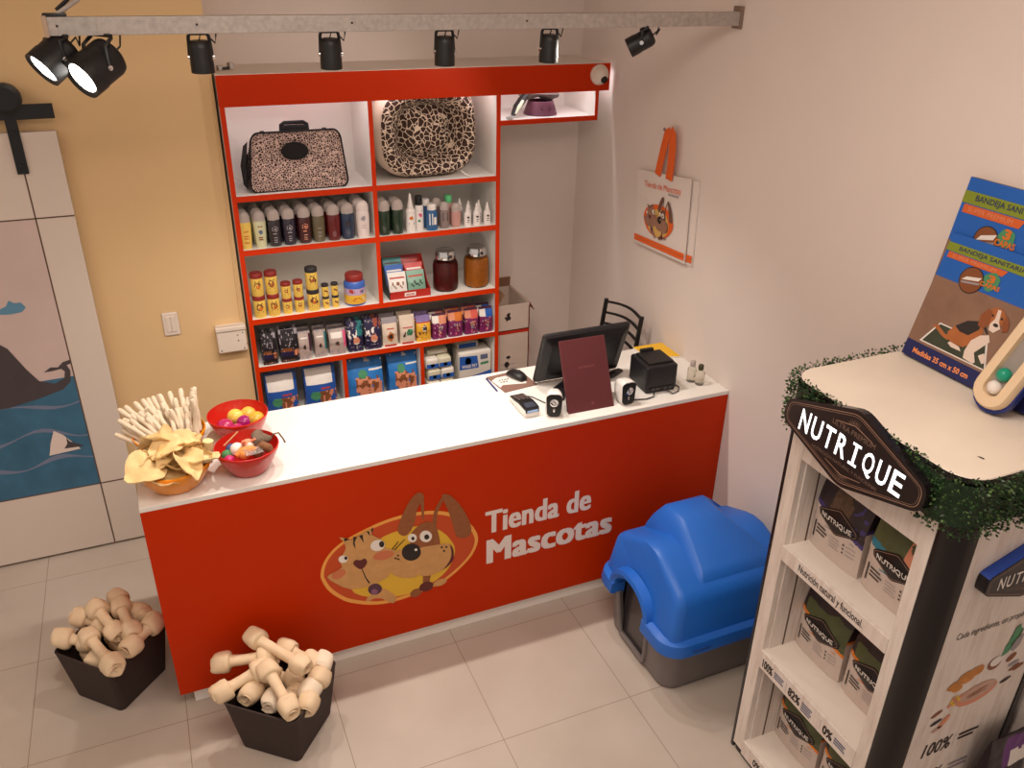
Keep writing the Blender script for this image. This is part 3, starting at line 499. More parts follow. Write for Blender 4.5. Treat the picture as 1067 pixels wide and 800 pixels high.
# ---------------------------------------------------------------- bottles (second row)
def bottle_proto(name, w, h, dpt, body, cap, capstart=.74, shape='shampoo', label=None, group=None, marks=None):
    """flattened bottle built at the origin; body liquid colour, cap colour"""
    t = thing(name, label, 'bottle', (0, 0, 0), 0, group)
    hw = w/2; hc = h*capstart
    if shape == 'shampoo':
        B().lathe([(hw*.82, 0), (hw*.88, .004), (hw*.97, h*.3), (hw, h*.55), (hw*.96, hc-.003), (hw*.9, hc)], body, n=24, sy=dpt/w).build('body', t)
        B().lathe([(hw*.92, hc), (hw*.96, h*.8), (hw*.9, h*.88), (hw*.72, h*.945), (hw*.45, h*.985), (hw*.2, h), (.001, h)], cap, n=24, sy=dpt/w).build('cap', t)
    elif shape == 'taper':
        B().lathe([(hw*.72, 0), (hw*.78, .004), (hw*.92, h*.35), (hw, h*.66), (hw*.96, hc)], body, n=24, sy=dpt/w).build('body', t)
        B().lathe([(hw*.95, hc), (hw*.9, h*.86), (hw*.7, h*.94), (hw*.4, h*.985), (.001, h)], cap, n=24, sy=dpt/w).build('cap', t)
    elif shape == 'nozzle':
        B().lathe([(hw*.96, 0), (hw, .004), (hw, h*.5), (hw*.93, h*.58), (hw*.62, hc)], body, n=22, sy=dpt/w).build('body', t)
        B().lathe([(hw*.66, hc), (hw*.62, hc+.01), (hw*.4, h*.82), (hw*.2, h*.97), (.002, h)], cap, n=18).build('nozzle', t)
    elif shape == 'flip':
        B().lathe([(hw*.96, 0), (hw, .004), (hw, h*.68), (hw*.85, hc)], body, n=22, sy=dpt/w).build('body', t)
        B().lathe([(hw*.78, hc), (hw*.8, h*.97), (hw*.7, h), (.002, h)], cap, n=20).build('cap', t)
    if marks:
        q = B(); e = (dpt/w)
        def F(X, Y, d):
            a = -pi/2 + X/hw
            r = hw*1.0+.0012+d; return V((r*cos(a), r*e*sin(a), Y))
        for m, pts in marks:
            vs = [q.bm.verts.new(F(x, z, 0)) for x, z in pts]
            q.face(vs, m)
        q.build('print', t)
    return t
Z2 = 1.478+TH
PR_OR = C('print_orange', 206, 112, 40, .5); PR_BL = C('print_blue_grey', 96, 104, 132, .5); PR_GR = C('pale_grey_print_and_glint', 150, 142, 148, .5); PR_RD = C('print_red', 176, 54, 42, .5)
PR_W = C('print_white', 226, 220, 214, .5); PR_DK = C('print_dark', 52, 42, 44, .5); PR_BR = C('print_brown', 130, 76, 44, .5); PR_GN = C('print_green', 70, 140, 100, .5)
PR_BLUE = C('print_bright_blue', 40, 92, 176, .5); PR_PINK = C('print_pink', 214, 90, 130, .5); PR_YE = C('print_yellow', 232, 190, 60, .5); PR_SKIN = C('print_salmon', 214, 140, 110, .5)
def bars(x0, x1, zs, hgt, m): return [(m, [(x0+random.uniform(0, .003), z), (x1-random.uniform(0, .006), z), (x1-random.uniform(0, .006), z+hgt), (x0, z+hgt)]) for z in zs]
def ringmark(cx, cz, r, m, n=14): 
    out = []
    for k in range(n):
        a, c = 2*pi*k/n, 2*pi*(k+1)/n
        if 4 <= k <= 9 and k % 5 == 4: continue
        out.append((m, [(cx+r*cos(a), cz+r*sin(a)), (cx+r*cos(c), cz+r*sin(c)), (cx+r*.78*cos(c), cz+r*.78*sin(c)), (cx+r*.78*cos(a), cz+r*.78*sin(a))]))
    return out
def dark_marks(m): return ringmark(0, .088, .0145, m)+[(m, [(-.005, .082), (.006, .08), (.007, .09), (-.003, .094)])]+bars(-.012, .012, [.062], .005, m)+bars(-.01, .01, [.044, .032, .022], .003, m)
CAPC = mat('translucent_shampoo_cap', s2l(196, 182, 176), .3, trans=.25, ior=1.3)
def liq(n, r, g, b_): return C(n, r, g, b_, .18, coat=.4)
row = [  # colour name, centre x, width, material, marks
 ('pale yellow', .612, .05, liq('yellow_shampoo', 232, 196, 96), 'taper', bars(-.011, .012, [.03, .05, .062, .084], .006, PR_OR)),
 ('pale green', .680, .053, liq('pale_green_shampoo', 208, 208, 168), 'taper', bars(-.012, .012, [.104, .05, .04], .006, PR_BR)+[(PR_BL, blob(0, .08, .011, 10, .2))]),
 ('charcoal', .748, .054, liq('charcoal_shampoo', 46, 40, 44), 'shampoo', dark_marks(PR_GR)),
 ('black violet', .818, .056, liq('violet_black_shampoo', 44, 38, 52), 'shampoo', dark_marks(PR_GR)),
 ('plum brown', .893, .057, liq('plum_shampoo', 66, 30, 32), 'shampoo', dark_marks(PR_SKIN)),
 ('olive grey', .962, .055, liq('olive_shampoo', 98, 88, 66), 'shampoo', bars(-.01, .01, [.03, .05, .07], .003, PR_GR)),
 ('wine red', 1.037, .059, liq('wine_shampoo', 96, 26, 28), 'shampoo', None),
 ('navy blue', 1.108, .06, liq('navy_shampoo', 40, 52, 76), 'shampoo', [(PR_DK, blob(0, .08, .012, 10, .2))]),
 ('white', 1.185, .06, liq('white_shampoo', 222, 208, 204), 'shampoo', [(PR_GR, blob(0, .1, .012, 10, .3))]+bars(-.01, .01, [.05, .062], .003, PR_GR)),
]
GB = 'shampoo bottles on the second shelf'
ordn = ['front', 'second', 'third']
for k, (cn, x, w, m, shp, mk) in enumerate(row):
    cap = CAPC if cn != 'white' else m
    t0 = bottle_proto('shampoo_bottle', w*1.16, .182 if cn != 'white' else .187, w*.9, m, cap, .72, shp, f'{cn} shampoo bottle, the front one of its file left of the divider', GB, mk)
    t0.location = (x, 1.318, Z2)
    for j in (1, 2):
        dup(t0, (x-.003*j, 1.318+.062*j, Z2), f'{cn} shampoo bottle standing {ordn[j]} in its file behind the front one', group=GB)
for k, x in enumerate((1.296, 1.366)):
    t0 = bottle_proto('shampoo_bottle', .063, .18, .05, liq('dark_green_shampoo', 34, 52, 36), CAPC, .7, 'shampoo', ('dark green' if k == 0 else 'dark green second') + ' shampoo bottle ' + ('right against the centre divider' if k == 0 else 'between its twin and the tall white nozzle bottle'), GB, None)
    t0.location = (x, 1.315, Z2)
    dup(t0, (x+.002, 1.38, Z2), ('dark green shampoo bottle behind the one against the divider' if k == 0 else 'dark green shampoo bottle behind the one by the white nozzle bottle'), group=GB)
WP = C('white_bottle_plastic', 228, 220, 216, .35)
GM = 'care bottles on the second shelf right'
def one(kind, x, y, w, h, m, cap, cs, shp, lab, mk=None, d=.85):
    o = bottle_proto(kind, w*1.1, h, w*d, m, cap, cs, shp, lab, GM, mk); o.location = (x, y, Z2); return o
one('nozzle_bottle', 1.437, 1.32, .046, .2, WP, WP, .62, 'nozzle', 'tall white bottle with pointed nozzle and orange print', [(PR_OR, blob(0, .075, .011, 10, .3)), (PR_BL, [(-.014, .04), (.014, .04), (.014, .052), (-.014, .052)]), (PR_BL, [(-.014, .1), (.014, .1), (.014, .104), (-.014, .104)])])
one('lotion_bottle', 1.489, 1.34, .043, .178, WP, BLACK, .74, 'flip', 'white bottle with black flip cap beside the nozzle bottle', [(PR_PINK, blob(.004, .08, .01, 9, .35)), (PR_GN, blob(-.006, .05, .007, 9, .35)), (PR_GR, [(-.012, .1), (.012, .1), (.012, .106), (-.012, .106)])])
BLU = C('blue_bottle_plastic', 46, 92, 140, .35)
one('medicine_bottle', 1.55, 1.315, .055, .138, BLU, WP, .78, 'flip', 'short blue bottle with white cap and white label', [(PR_W, [(-.02, .03), (.0, .03), (.0, .09), (-.02, .09)]), (PR_W, [(.004, .03), (.02, .03), (.02, .07), (.004, .07)])])
one('medicine_bottle', 1.535, 1.375, .05, .15, BLU, WP, .78, 'flip', 'blue bottle with white cap standing behind the short blue one')
one('lotion_bottle', 1.622, 1.325, .05, .14, C('smoky_bottle', 136, 118, 114, .3), CAPC, .7, 'shampoo', 'smoky grey bottle with translucent cap beside the blue one', [(PR_DK, [(-.014, .04), (.014, .04), (.014, .085), (-.014, .085)])])
one('lotion_bottle', 1.60, 1.39, .05, .145, C('smoky_bottle', 136, 118, 114, .3), CAPC, .7, 'shampoo', 'smoky grey bottle behind the front smoky grey one')
one('lotion_bottle', 1.687, 1.325, .05, .128, C('rose_bottle', 190, 142, 134, .3), CAPC, .66, 'shampoo', 'rosy pink bottle with translucent cap near the small droppers')
one('lotion_bottle', 1.667, 1.39, .045, .155, C('rose_bottle', 190, 142, 134, .3), C('mint_cap', 96, 196, 132, .4), .75, 'flip', 'bottle with a mint green cap behind the rosy pink one')
mk = [(PR_DK, [(-.006, .03), (.007, .03), (.007, .034), (-.006, .034)]), (PR_DK, blob(0, .048, .006, 8, .4)), (PR_DK, [(-.007, .02), (.006, .02), (.006, .023), (-.007, .023)])]
for k, (x, y) in enumerate(((1.75, 1.32), (1.802, 1.32), (1.862, 1.32))):
    one('dropper_bottle', x, y, .036, .118, WP, WP, .64, 'nozzle', ('small white dropper bottle, leftmost of the front three', 'small white dropper bottle, middle of the front three', 'small white dropper bottle nearest the right shelf post')[k], mk)
for k, (x, y) in enumerate(((1.775, 1.375), (1.832, 1.37), (1.745, 1.43))):
    one('dropper_bottle', x, y, .036, .12, WP, WP, .64, 'nozzle', ('small white dropper bottle in the second line, left of centre', 'small white dropper bottle in the second line, near the post', 'small white dropper bottle deepest on the shelf')[k], mk)

# ---------------------------------------------------------------- jars (third row)
Z3 = 1.118+TH
YJ = C('yellow_jar_plastic', 226, 190, 88, .3); RL = C('red_lid', 138, 40, 36, .4); BL_ = C('black_lid', 44, 40, 44, .4)
def jar(r, h, lid, lab, loc, mk):
    t = thing('treat_jar', lab, 'jar', loc, 0, 'small yellow treat jars on the third shelf')
    B().lathe([(r*.95, 0), (r, .004), (r, h*.78), (r*.93, h*.82)], YJ, n=24).build('jar_body', t)
    B().lathe([(r*1.02, h*.8), (r*1.04, h*.82), (r*1.04, h*.97), (r*.97, h), (.001, h)], lid, n=24).build('lid', t)
    q = B(); F = lambda X, Y: V(((r+.0009)*cos(-pi/2+X/r), (r+.0009)*sin(-pi/2+X/r), Y))
    for m, pts in mk: q.face([q.bm.verts.new(F(x, z)) for x, z in pts], m)
    q.build('label_print', t)
    return t
def mkr(h, r, dark=False):
    s = h/.115
    L = [(PR_BR, blob(-.002, .058*s, .017*s*min(1, r/.03), 12, .25)), (PR_OR, blob(.002, .05*s, .010*s*min(1, r/.03), 9, .3)), (PR_DK, [(-.012*s, .074*s), (-.006*s, .072*s), (-.01*s, .084*s)]), (PR_DK, [(.006*s, .073*s), (.012*s, .073*s), (.01*s, .084*s)]),
         (PR_BR, [(-.014*s, .03*s), (.014*s, .03*s), (.014*s, .036*s), (-.014*s, .036*s)])]
    if dark: L += [(PR_DK, blob(.011*s, .05*s, .009*s, 9, .2))]
    return L
for (x, r, h, lid, nm) in ((.633, .0305, .116, RL, 'left wide'), (.7025, .0305, .117, RL, 'second wide'), (.77, .024, .083, RL, 'left narrow'), (.831, .024, .0845, RL, 'right narrow')):
    for lv in (0, 1):
        jar(r, h, lid, f'yellow treat jar with red lid, {("lower","upper")[lv]} one of the {nm} stack', (x, 1.32, Z3+h*lv), mkr(h, r))
for (x, r, h, nm) in ((.903, .0305, .115, 'wide'), (.966, .0175, .066, 'left narrow'), (1.0155, .0175, .0665, 'right narrow')):
    for lv in (0, 1):
        jar(r, h, BL_, f'yellow treat jar with black lid, {("lower","upper")[lv]} one of the {nm} stack', (x, 1.32, Z3+h*lv), mkr(h, r, True))
t = thing('treat_tub', 'big blue and yellow tub with red lid on the third shelf', 'tub', (1.123, 1.335, Z3))
BLT = C('tub_blue', 60, 96, 176, .35); TUBY = C('tub_yellow', 226, 178, 60, .35); TUBP = C('tub_lilac', 186, 160, 190, .4)
B().lathe([(.05, 0), (.055, .006), (.056, .012), (.056, .06), (.056, .095), (.055, .12), (.045, .132)], [BLT, BLT, TUBY, TUBP, BLT, BLT], n=28).build('tub_body', t)
B().lathe([(.046, .13), (.047, .132), (.047, .16), (.043, .166), (.001, .167)], RL, n=28).build('lid', t)
q = B(); F = lambda X, Y: V((.0568*cos(-pi/2+X/.056), .0568*sin(-pi/2+X/.056), Y))
for m, pts in [(PR_RD, [(-.04, .075), (-.02, .07), (-.02, .09), (-.04, .095)]), (PR_RD, [(-.016, .07), (.02, .074), (.02, .086), (-.016, .086)]), (PR_BL, blob(.03, .08, .01)), (PR_OR, blob(0, .035, .014, 12, .3, 1.6, .8)), (PR_W, blob(.036, .04, .006))]:
    q.face([q.bm.verts.new(F(x, z)) for x, z in pts], m)
q.build('label_print', t)

# sachet tray
def pouch(w, h, d, body, paint=None, nu=12, nv=16, top=.012, crimp=.9, name='pouch', parent=None, gusset=True, loc=None, st=.42, crump=.004):
    """upright filled bag: flat sealed top, bulging front, gusseted sides. Returns (object, F) with F(u,v,lift) on its front"""
    q = B(); K = 7
    def hd(v): # half depth over height
        return d/2 if v < st else d/2*(1-((v-st)/(1-st))**1.5)+.003
    def F(X, Y, lift=0):
        v = max(0, min(1, Y/h)); u = max(-1, min(1, X/(w/2)))
        cz = crump*noise.noise(V((X*38+w*91, Y*30+h*77, d*50)))*(1-v*.3)*min(1, v*6)
        return V((X*(1-.03*sin(pi*v)), -(hd(v)*(1-.22*u**4)) - .006*(1-u*u)*sin(pi*min(1, v*1.2)) - lift + cz, Y))
    def ring(v):
        r = []
        for k in range(nu+1): r.append(F(-w/2+w*k/nu, v*h))
        for k in range(nu+1):
            p = F(w/2-w*k/nu, v*h); r.append(V((p.x, -p.y, p.z)))
        return r
    rs = [ring(k/nv) for k in range(nv+1)]
    n = len(rs[0])
    def pm(k, j):
        if paint is None: return body
        if j < nu: return paint((j+.5)/nu, (k+.5)/nv) or body
        return paint(.02, (k+.5)/nv) or body
    q.rings(rs, pm, True, True, True)
    return q, F
t = thing('sachet_tray', 'red cardboard display tray holding pet food sachets', 'tray', (1.415, 1.38, Z3))
RC = C('red_card', 172, 36, 24, .6); 
b = B(); b.bx((-.112, -.075, 0), (.112, .08, .004), RC); b.bx((-.112, -.078, 0), (.112, -.074, .042), RC); b.bx((-.112, .076, 0), (.112, .08, .19), RC)
for s_ in (-1, 1):
    b.prism([(-.078, 0), (.08, 0), (.08, .19), (-.03, .06), (-.078, .042)], (V((s_*.112, 0, 0)), V((0, 1, 0)), V((0, 0, 1))), RC if s_ > 0 else BLACK, .003, d=-.0015)
b.build('tray_body', t)
b = B(); b.bx((-.032, -.08, .012), (.03, -.078, .032), PR_W); b.build('price_tag', t); 
b = B()
for z in (.017, .023): b.bx((-.025, -.0808, z), (.022, -.08, z+.003), PR_RD)
b.build('price_print', t)
sach = [(-.055, -.04, 'white and silver', PR_W, PR_BR), (.05, -.04, 'green and white', C('print_sage', 120, 160, 140, .4), PR_DK), (-.06, -.005, 'royal blue', PR_BLUE, PR_W), (.05, -.008, 'bright red', C('sachet_red', 190, 34, 30, .35), PR_W),
        (-.062, .028, 'teal', C('sachet_teal', 30, 112, 112, .35), PR_DK), (.04, .03, 'dark red', C('sachet_dark_red', 126, 24, 24, .35), PR_RD)]
for k, (x, y, cn, m, m2) in enumerate(sach):
    def pt(u, v, m=m, m2=m2, k=k):
        if .25 < v < .55 and .2 < u < .8: return m2 if (int(u*9)+int(v*11)+k) % 3 == 0 else None
        if .68 < v < .8 and .1 < u < .9: return PR_RD if k in (0, 1) else m2
    q, F = pouch(.1, .125, .022, m, pt, 12, 14)
    o = q.build('food_sachet', None, (1.415+x, 1.38+y-.0, Z3+.008+(.0, .0, .03, .032, .062, .066)[k])); o.rotation_euler = (-.32, 0, random.uniform(-.1, .1))
    tag(o, f'{cn} pet food sachet in the red cardboard tray', 'sachet', 'sachets in the red tray')
# big glass jars
JG = 'large glass jars with silver lids'
for x, m1, lab in ((1.638, C('dark_red_treats', 96, 14, 12, .35, noise_amt=.5, noise_scale=70), 'ribbed glass jar full of dark red treats, silver lid'), (1.818, C('amber_treats', 190, 108, 22, .35, noise_amt=.4, noise_scale=70), 'ribbed glass jar full of amber treats, silver lid')):
    t = thing('glass_jar', lab, 'jar', (x, 1.37, Z3), 0, JG)
    q = B(); rs = []
    for r, z in [(.056, 0), (.064, .006), (.068, .02), (.068, .14), (.062, .165), (.05, .176), (.046, .182)]:
        rs.append([V(((r+.0012*cos(j*pi))*cos(2*pi*j/48), (r+.0012*cos(j*pi))*sin(2*pi*j/48), z)) for j in range(48)])
    q.rings(rs, mat('jar_glass', (.9, .92, .9), .06, trans=1, ior=1.12)); q.build('jar_glass', t)
    B().lathe([(.052, .004), (.062, .008), (.065, .02), (.065, .14), (.058, .158), (.03, .164), (.001, .165)], m1, n=32, wob=.003).build('treats', t)
    B().lathe([(.05, .178), (.057, .18), (.057, .2), (.055, .206), (.053, .222), (.046, .225), (.001, .225)], CHROME, n=32).build('lid', t)
    q = B(); q.prism(ell(0, .198, .009, .01, 12), FX(.012, -.0555, 0), PR_DK, .002); q.build('lid_emblem', t)
# ---------------------------------------------------------------- bags of the fourth row
Z4 = .854+TH
G4 = 'pet food bags on the fourth shelf'
NAVY = C('bag_navy', 40, 36, 68, .35); BLKB = C('bag_black', 34, 30, 34, .35); SILV = C('bag_silver', 176, 158, 150, .35); CRM = C('cream_bag_and_glint', 214, 196, 178, .4)
TEAL = C('bag_teal', 40, 112, 116, .4); YEB = C('bag_yellow', 226, 170, 56, .4); MAG = C('bag_magenta', 118, 38, 88, .38); BLB = C('bag_blue', 46, 118, 190, .35)
DKP = C('bag_plum', 70, 28, 52, .4); TRED = C('bag_terracotta', 150, 74, 54, .4)
nz = lambda u, v, s, o=0: noise.noise(V((u*s, v*s, o*7.3)))
def p_dark(o):
    def p(u, v):
        if v < .12: return PR_BR if .04 < v < .08 and .1 < u < .8 and nz(u, v, 14, o) > -.1 else None
        if .2 < v < .36 and u < .72: return NAVY
        if .2 < v < .4: return PR_SKIN if nz(u, v, 9, o) > .15 else PR_BR
        if .4 < v < .46 and .1 < u < .6: return PR_BR
        if .55 < v < .72 and .15 < u < .7: return PR_GR if nz(u, v, 12, o) > .25 else None
        if v > .85 and u > .85: return PR_GR
    return p
def p_silver(o, strip):
    def p(u, v):
        if v > .93: return PR_DK
        if v > .84: return PR_GR if nz(u, v, 8, o) > 0 else None
        if .62 < v < .8 and .1 < u < .8 and o == 2: return PR_W
        if .68 < v < .73 and .15 < u < .75: return PR_W
        if .3 < v < .55 and (u-.45)**2*3+(v-.42)**2*4 < .035: return PR_DK if nz(u, v, 6, o) > -.15 else PR_BR
        if u > .86 and v > .25: return strip
        if v < .2: return PR_GR if nz(u, v, 10, o) > .1 else None
    return p
def p_navy(o):
    def p(u, v):
        if .14 < v < .2 and .2 < u < .85: return PR_GR if nz(u, v, 16, o) > 0 else None
        if (u-.55)**2*1.5+(v-.38)**2*4 < .07 and v < .5: return PR_SKIN if v > .3 else CRM
        if .45 < v < .75 and u < .62 and nz(u, v, 7, o) > .02: return PR_W
        if v > .55 and u > .55: return (TEAL if o == 0 else TRED) if nz(u, v, 5, o) > -.2 else None
    return p
def p_white(o):
    def p(u, v):
        if v < .08: return PR_RD if .1 < u < .9 else None
        if o == 0:
            r = (u-.52)**2*1.2+(v-.36)**2*2.2
            if r < .02: return PR_DK
            if r < .045: return PR_OR
            if r < .06: return PR_BR
            if v > .8: return PR_GR
            if .62 < v < .66 and .25 < u < .8: return PR_RD
        else:
            if (u-.62)**2+(v-.42)**2*3 < .05: return PR_GN if nz(u, v, 8) > -.2 else PR_DK
            if .25 < v < .45 and .15 < u < .32: return PR_DK if nz(u, v, 8) > -.1 else None
            if .56 < v < .6 and .15 < u < .85: return PR_RD
    return p
def p_yellow(u, v):
    r = (u-.55)**2*1.1+(v-.52)**2*2
    if r < .012: return PR_DK
    if r < .028: return BLKB if r > .02 else PR_W
    if v > .78: return C('bag_lilac', 130, 110, 160, .4)
    if .15 < v < .4 and nz(u, v, 7) > .18: return PR_BR
    if v > .72: return PR_RD
def p_purple(o):
    tops = [(PR_SKIN, PR_W), (PR_OR, PR_SKIN), (C('bag_coral', 214, 96, 84, .4), PR_SKIN), (PR_BLUE, PR_W)][o]
    def p(u, v):
        if .08 < v < .18 and abs(u-.5) < .08-(.18-v)*.3: return PR_PINK
        if .22 < v < .52 and abs(u-.55) < .3*(v*1.4) and nz(u, v, 9, o) > -.05: return PR_GR if nz(u, v, 5, o+3) > 0 else PR_SKIN
        if v > .62 and v < .92: return tops[0] if u > .42 else (tops[1] if v > .66 else None)
        if v > .92: return DKP
    return p
row4 = [(.652, .076, .170, BLKB, p_dark(0), 'black bag with navy band, against the left shelf post'), (.753, .094, .176, BLKB, p_dark(1), 'black bag with navy band, second from the left post'),
        (.833, .064, .168, SILV, p_silver(0, DKP), 'silver grey bag with dark oval, beside the black bags'), (.915, .062, .164, SILV, p_silver(1, TEAL), 'silver grey bag with dark teal side strip'), (1.005, .09, .156, SILV, p_silver(2, PR_PINK), 'silver grey bag with white box and pink side strip'),
        (1.101, .08, .17, NAVY, p_navy(0), 'navy bag with teal corner and pale oval dish'), (1.197, .088, .172, NAVY, p_navy(1), 'navy bag with reddish corner and pale oval dish'),
        (1.291, .084, .164, CRM, p_white(0), 'cream bag with round brown emblem'), (1.389, .084, .164, CRM, p_white(1), 'cream bag with green patch'), (1.481, .08, .148, YEB, p_yellow, 'yellow bag with round black badge'),
        (1.574, .082, .146, MAG, p_purple(0), 'magenta bag with pinkish top, leftmost of its four'), (1.668, .082, .152, MAG, p_purple(1), 'magenta bag with orange top'), (1.763, .078, .152, MAG, p_purple(2), 'magenta bag with coral top'), (1.851, .078, .148, MAG, p_purple(3), 'magenta bag with blue top beside the right shelf post')]
for k, (x, w, h, m, p, lab) in enumerate(row4):
    def p2(u, v, p=p, k=k):
        r = p(u, v)
        if r is None and (nz(u+k, v, 11, k) > .52 or (v > .84 and nz(u, v+k, 9, k) > .3)): return PR_GR if k < 7 else CRM  # scattered pale cells: glints of crinkled film painted into the bag colour
        return r
    q, F = pouch(w, h, .045, m, p2, 18, 26); o = q.build('food_bag', None, (x, 1.318, Z4)); tag(o, lab, 'bag', G4)
    c = o.copy(); COL.objects.link(c); c.location = (x+.002, 1.378, Z4)
    c['label'] = 'the bag standing directly behind the '+lab
# lower row, seen above the counter edge
Z5 = .53+TH
def p_litter(u, v):
    if v > .62: return PR_W if .06 < u < .92 and v < .96 else None
    if .2 < v < .46 and (u-.32)**2*2+(v-.36)**2*4 < .05: return PR_GN
    if v < .46 and u > .45 and nz(u, v, 6) > -.25: return PR_BR if nz(u, v, 9, 2) > -.1 else PR_SKIN
    if .5 < v < .54 and .5 < u < .8: return PR_RD
DBL = C('bag_deep_blue', 38, 82, 158, .3)
for x, w, h, lab in ((.692, .165, .245, 'blue bag with big white panel, beside the left shelf post'), (.897, .17, .252, 'blue bag with big white panel, next to the divider')):
    q, F = pouch(w, h, .09, DBL, p_litter, 20, 26); tag(q.build('diaper_pack', None, (x, 1.36, Z5)), lab, 'pack', 'large packs on the fifth shelf')
def p_diaper(u, v):
    if .55 < v < .86 and (u-.42)**2*2+(v-.68)**2*3 < .03: return PR_GN
    if v < .62 and v > .08 and u > .2+.0*v and nz(u, v, 5, 1) > -.3 and u < .95 and (u+v) > .5: return PR_BR if nz(u, v, 8, 2) > .1 else PR_SKIN
    if .72 < v < .78 and u > .62: return PR_W
    if v > .93: return PR_W if nz(u, v, 5, 4) > .1 else None
for x, w, lab in ((1.147, .2, 'bright blue diaper pack left of its twin'), (1.362, .17, 'bright blue diaper pack beside the white small packs')):
    q, F = pouch(w, .25, .1, BLB, p_diaper, 20, 26); tag(q.build('diaper_pack', None, (x, 1.365, Z5)), lab, 'pack', 'large packs on the fifth shelf')
def softpack(name, loc, w, d, h, m, label, prints, group, cat='pack'):
    t = thing(name, label, cat, loc, 0, group)
    B().box((0, 0, h/2), (w, d, h), m, min(h, w)*(.22 if h < .1 else .07), 3, smooth=True).build('wrap', t)
    q = B()
    for mm, pts in prints: q.poly(pts, FX(0, -d/2-.0004, 0), mm, d=.0006)
    q.build('print', t); return t
WW = C('wipes_white', 220, 214, 204, .4); WG = C('wipes_cream', 206, 200, 176, .4)
gp = 'small packs on the fifth shelf right'
pz = Z5
for r_, (xs, cz) in enumerate((((1.53, 1.61), 0), ((1.535, 1.615), .07), ((1.525, 1.6), .14))):
    for k, x in enumerate(xs):
        softpack('wipes_pack', (x, 1.345+.003*r_, pz+cz), .078, .12, .069, WG if (r_+k) % 2 else WW, f'pale pack of wipes, {("bottom","middle","top")[r_]} layer, {("left","right")[k]} side of the small stack',
                 [(PR_BLUE, [(-.035, .012), (.035, .012), (.035, .038), (-.035, .038)]), (PR_GN, blob(0, .028, .012, 9, .2))], gp)
tp = softpack('wipes_pack', (1.57, 1.4, pz+.21), .12, .12, .03, WG, 'cream pack lying flat on top of the small stack', [(PR_W, [(-.04, .008), (.04, .008), (.04, .02), (-.04, .02)])], gp)
t = softpack('pee_pad_pack', (1.79, 1.375, pz), .2, .13, .205, WW, 'large white pad pack with blue panel, against the right shelf post', [(PR_BLUE, [(-.098, .1), (.02, .1), (.01, .178), (-.098, .185)]), (PR_BLUE, [(-.098, .02), (.098, .035), (.098, .075), (-.03, .05), (-.098, .05)]), (PR_GN, blob(-.045, .15, .022, 10, .2)), (PR_BL, [(.03, .15), (.075, .15), (.075, .18), (.03, .18)]), (PR_GN, [(.03, .115), (.08, .12), (.08, .135), (.03, .13)])], gp)
q = B(); q.text('WASS PET', FX(0, -.066, 0), -.085, .01, .108, .128, PR_W, d=.0012, bold=.03); q.build('lettering', t)
softpack('pee_pad_pack', (1.765, 1.42, pz+.206), .13, .1, .035, WW, 'flat white pack with blue panel on top of the large white pad pack', [(PR_BLUE, [(-.055, .004), (.05, .004), (.05, .03), (-.055, .03)])], gp)

# cartons in the niche to the right of the shelf unit
CARD = C('white_cardboard', 206, 186, 172, .8, noise_amt=.08, noise_scale=15); TAPE = C('red_tape', 186, 44, 24, .4); CARDIN = C('brown_cardboard', 150, 110, 86, .85)
def carton(loc, w, d, h, label, flaps=False):
    t = thing('carton', label, 'box', loc, 0, 'white cartons stacked in the niche')
    b = B(); th = .005
    b.bx((-w/2, -d/2, 0), (w/2, d/2, th), CARD)
    b.bx((-w/2, -d/2, 0), (w/2, -d/2+th, h), CARD); b.bx((-w/2, d/2-th, 0), (w/2, d/2, h), CARD)
    b.bx((-w/2, -d/2, 0), (-w/2+th, d/2, h), CARD); b.bx((w/2-th, -d/2, 0), (w/2, d/2, h), CARD)
    if not flaps: b.bx((-w/2, -d/2, h-th), (w/2, d/2, h), CARD)
    b.build('box_body', t)
    if flaps:
        for pts in ([(-w/2, -d/2, h), (-w/2, d/2, h), (-w/2+.05, d/2-.02, h+.06), (-w/2+.05, -d/2+.02, h+.06)], [(w/2, d/2, h), (w/2, -d/2, h), (w/2+.03, -d/2, h-.05), (w/2+.03, d/2, h-.05)], [(-w/2, d/2, h), (w/2, d/2, h), (w/2-.01, d/2-.03, h+.07), (-w/2+.02, d/2-.03, h+.07)]):
            q = B(); a = [V(p) for p in pts]; n_ = (a[1]-a[0]).cross(a[2]-a[0]).normalized()*.004
            q.rings([[p for p in a], [p+n_ for p in a]], CARDIN, smooth=False); q.build('flap', t)
    b = B(); b.bx((-w/2, -d/2-.0012, h-.018), (w/2-.002, -d/2, h), TAPE if not flaps else CARD); b.bx((w/2, -d/2-.001, 0), (w/2+.0012, -d/2+.05, h), TAPE); b.build('tape', t)
    b = B()
    for x, z, r in ((-.03, h*.62, .012), (-.04, h*.5, .018)): b.poly(blob(x, z, r, 10, .5), FX(0, -d/2, 0), PR_DK, d=.0008)
    if not flaps:
        for k in range(4): b.bx((-.07, -d/2-.0008, h*.3+k*.03), (.05-.01*k, -d/2, h*.3+k*.03+.004), PR_GR)
    b.build('print', t); return t
carton((2.033, 1.48, 0), .2, .3, .41, 'white printed carton at the bottom of the niche stack')
carton((2.033, 1.48, .411), .2, .3, .437, 'white carton with red tape seam, middle of the niche stack')
carton((2.033, 1.48, .849), .2, .3, .16, 'open white carton with flaps, top of the niche stack', True)

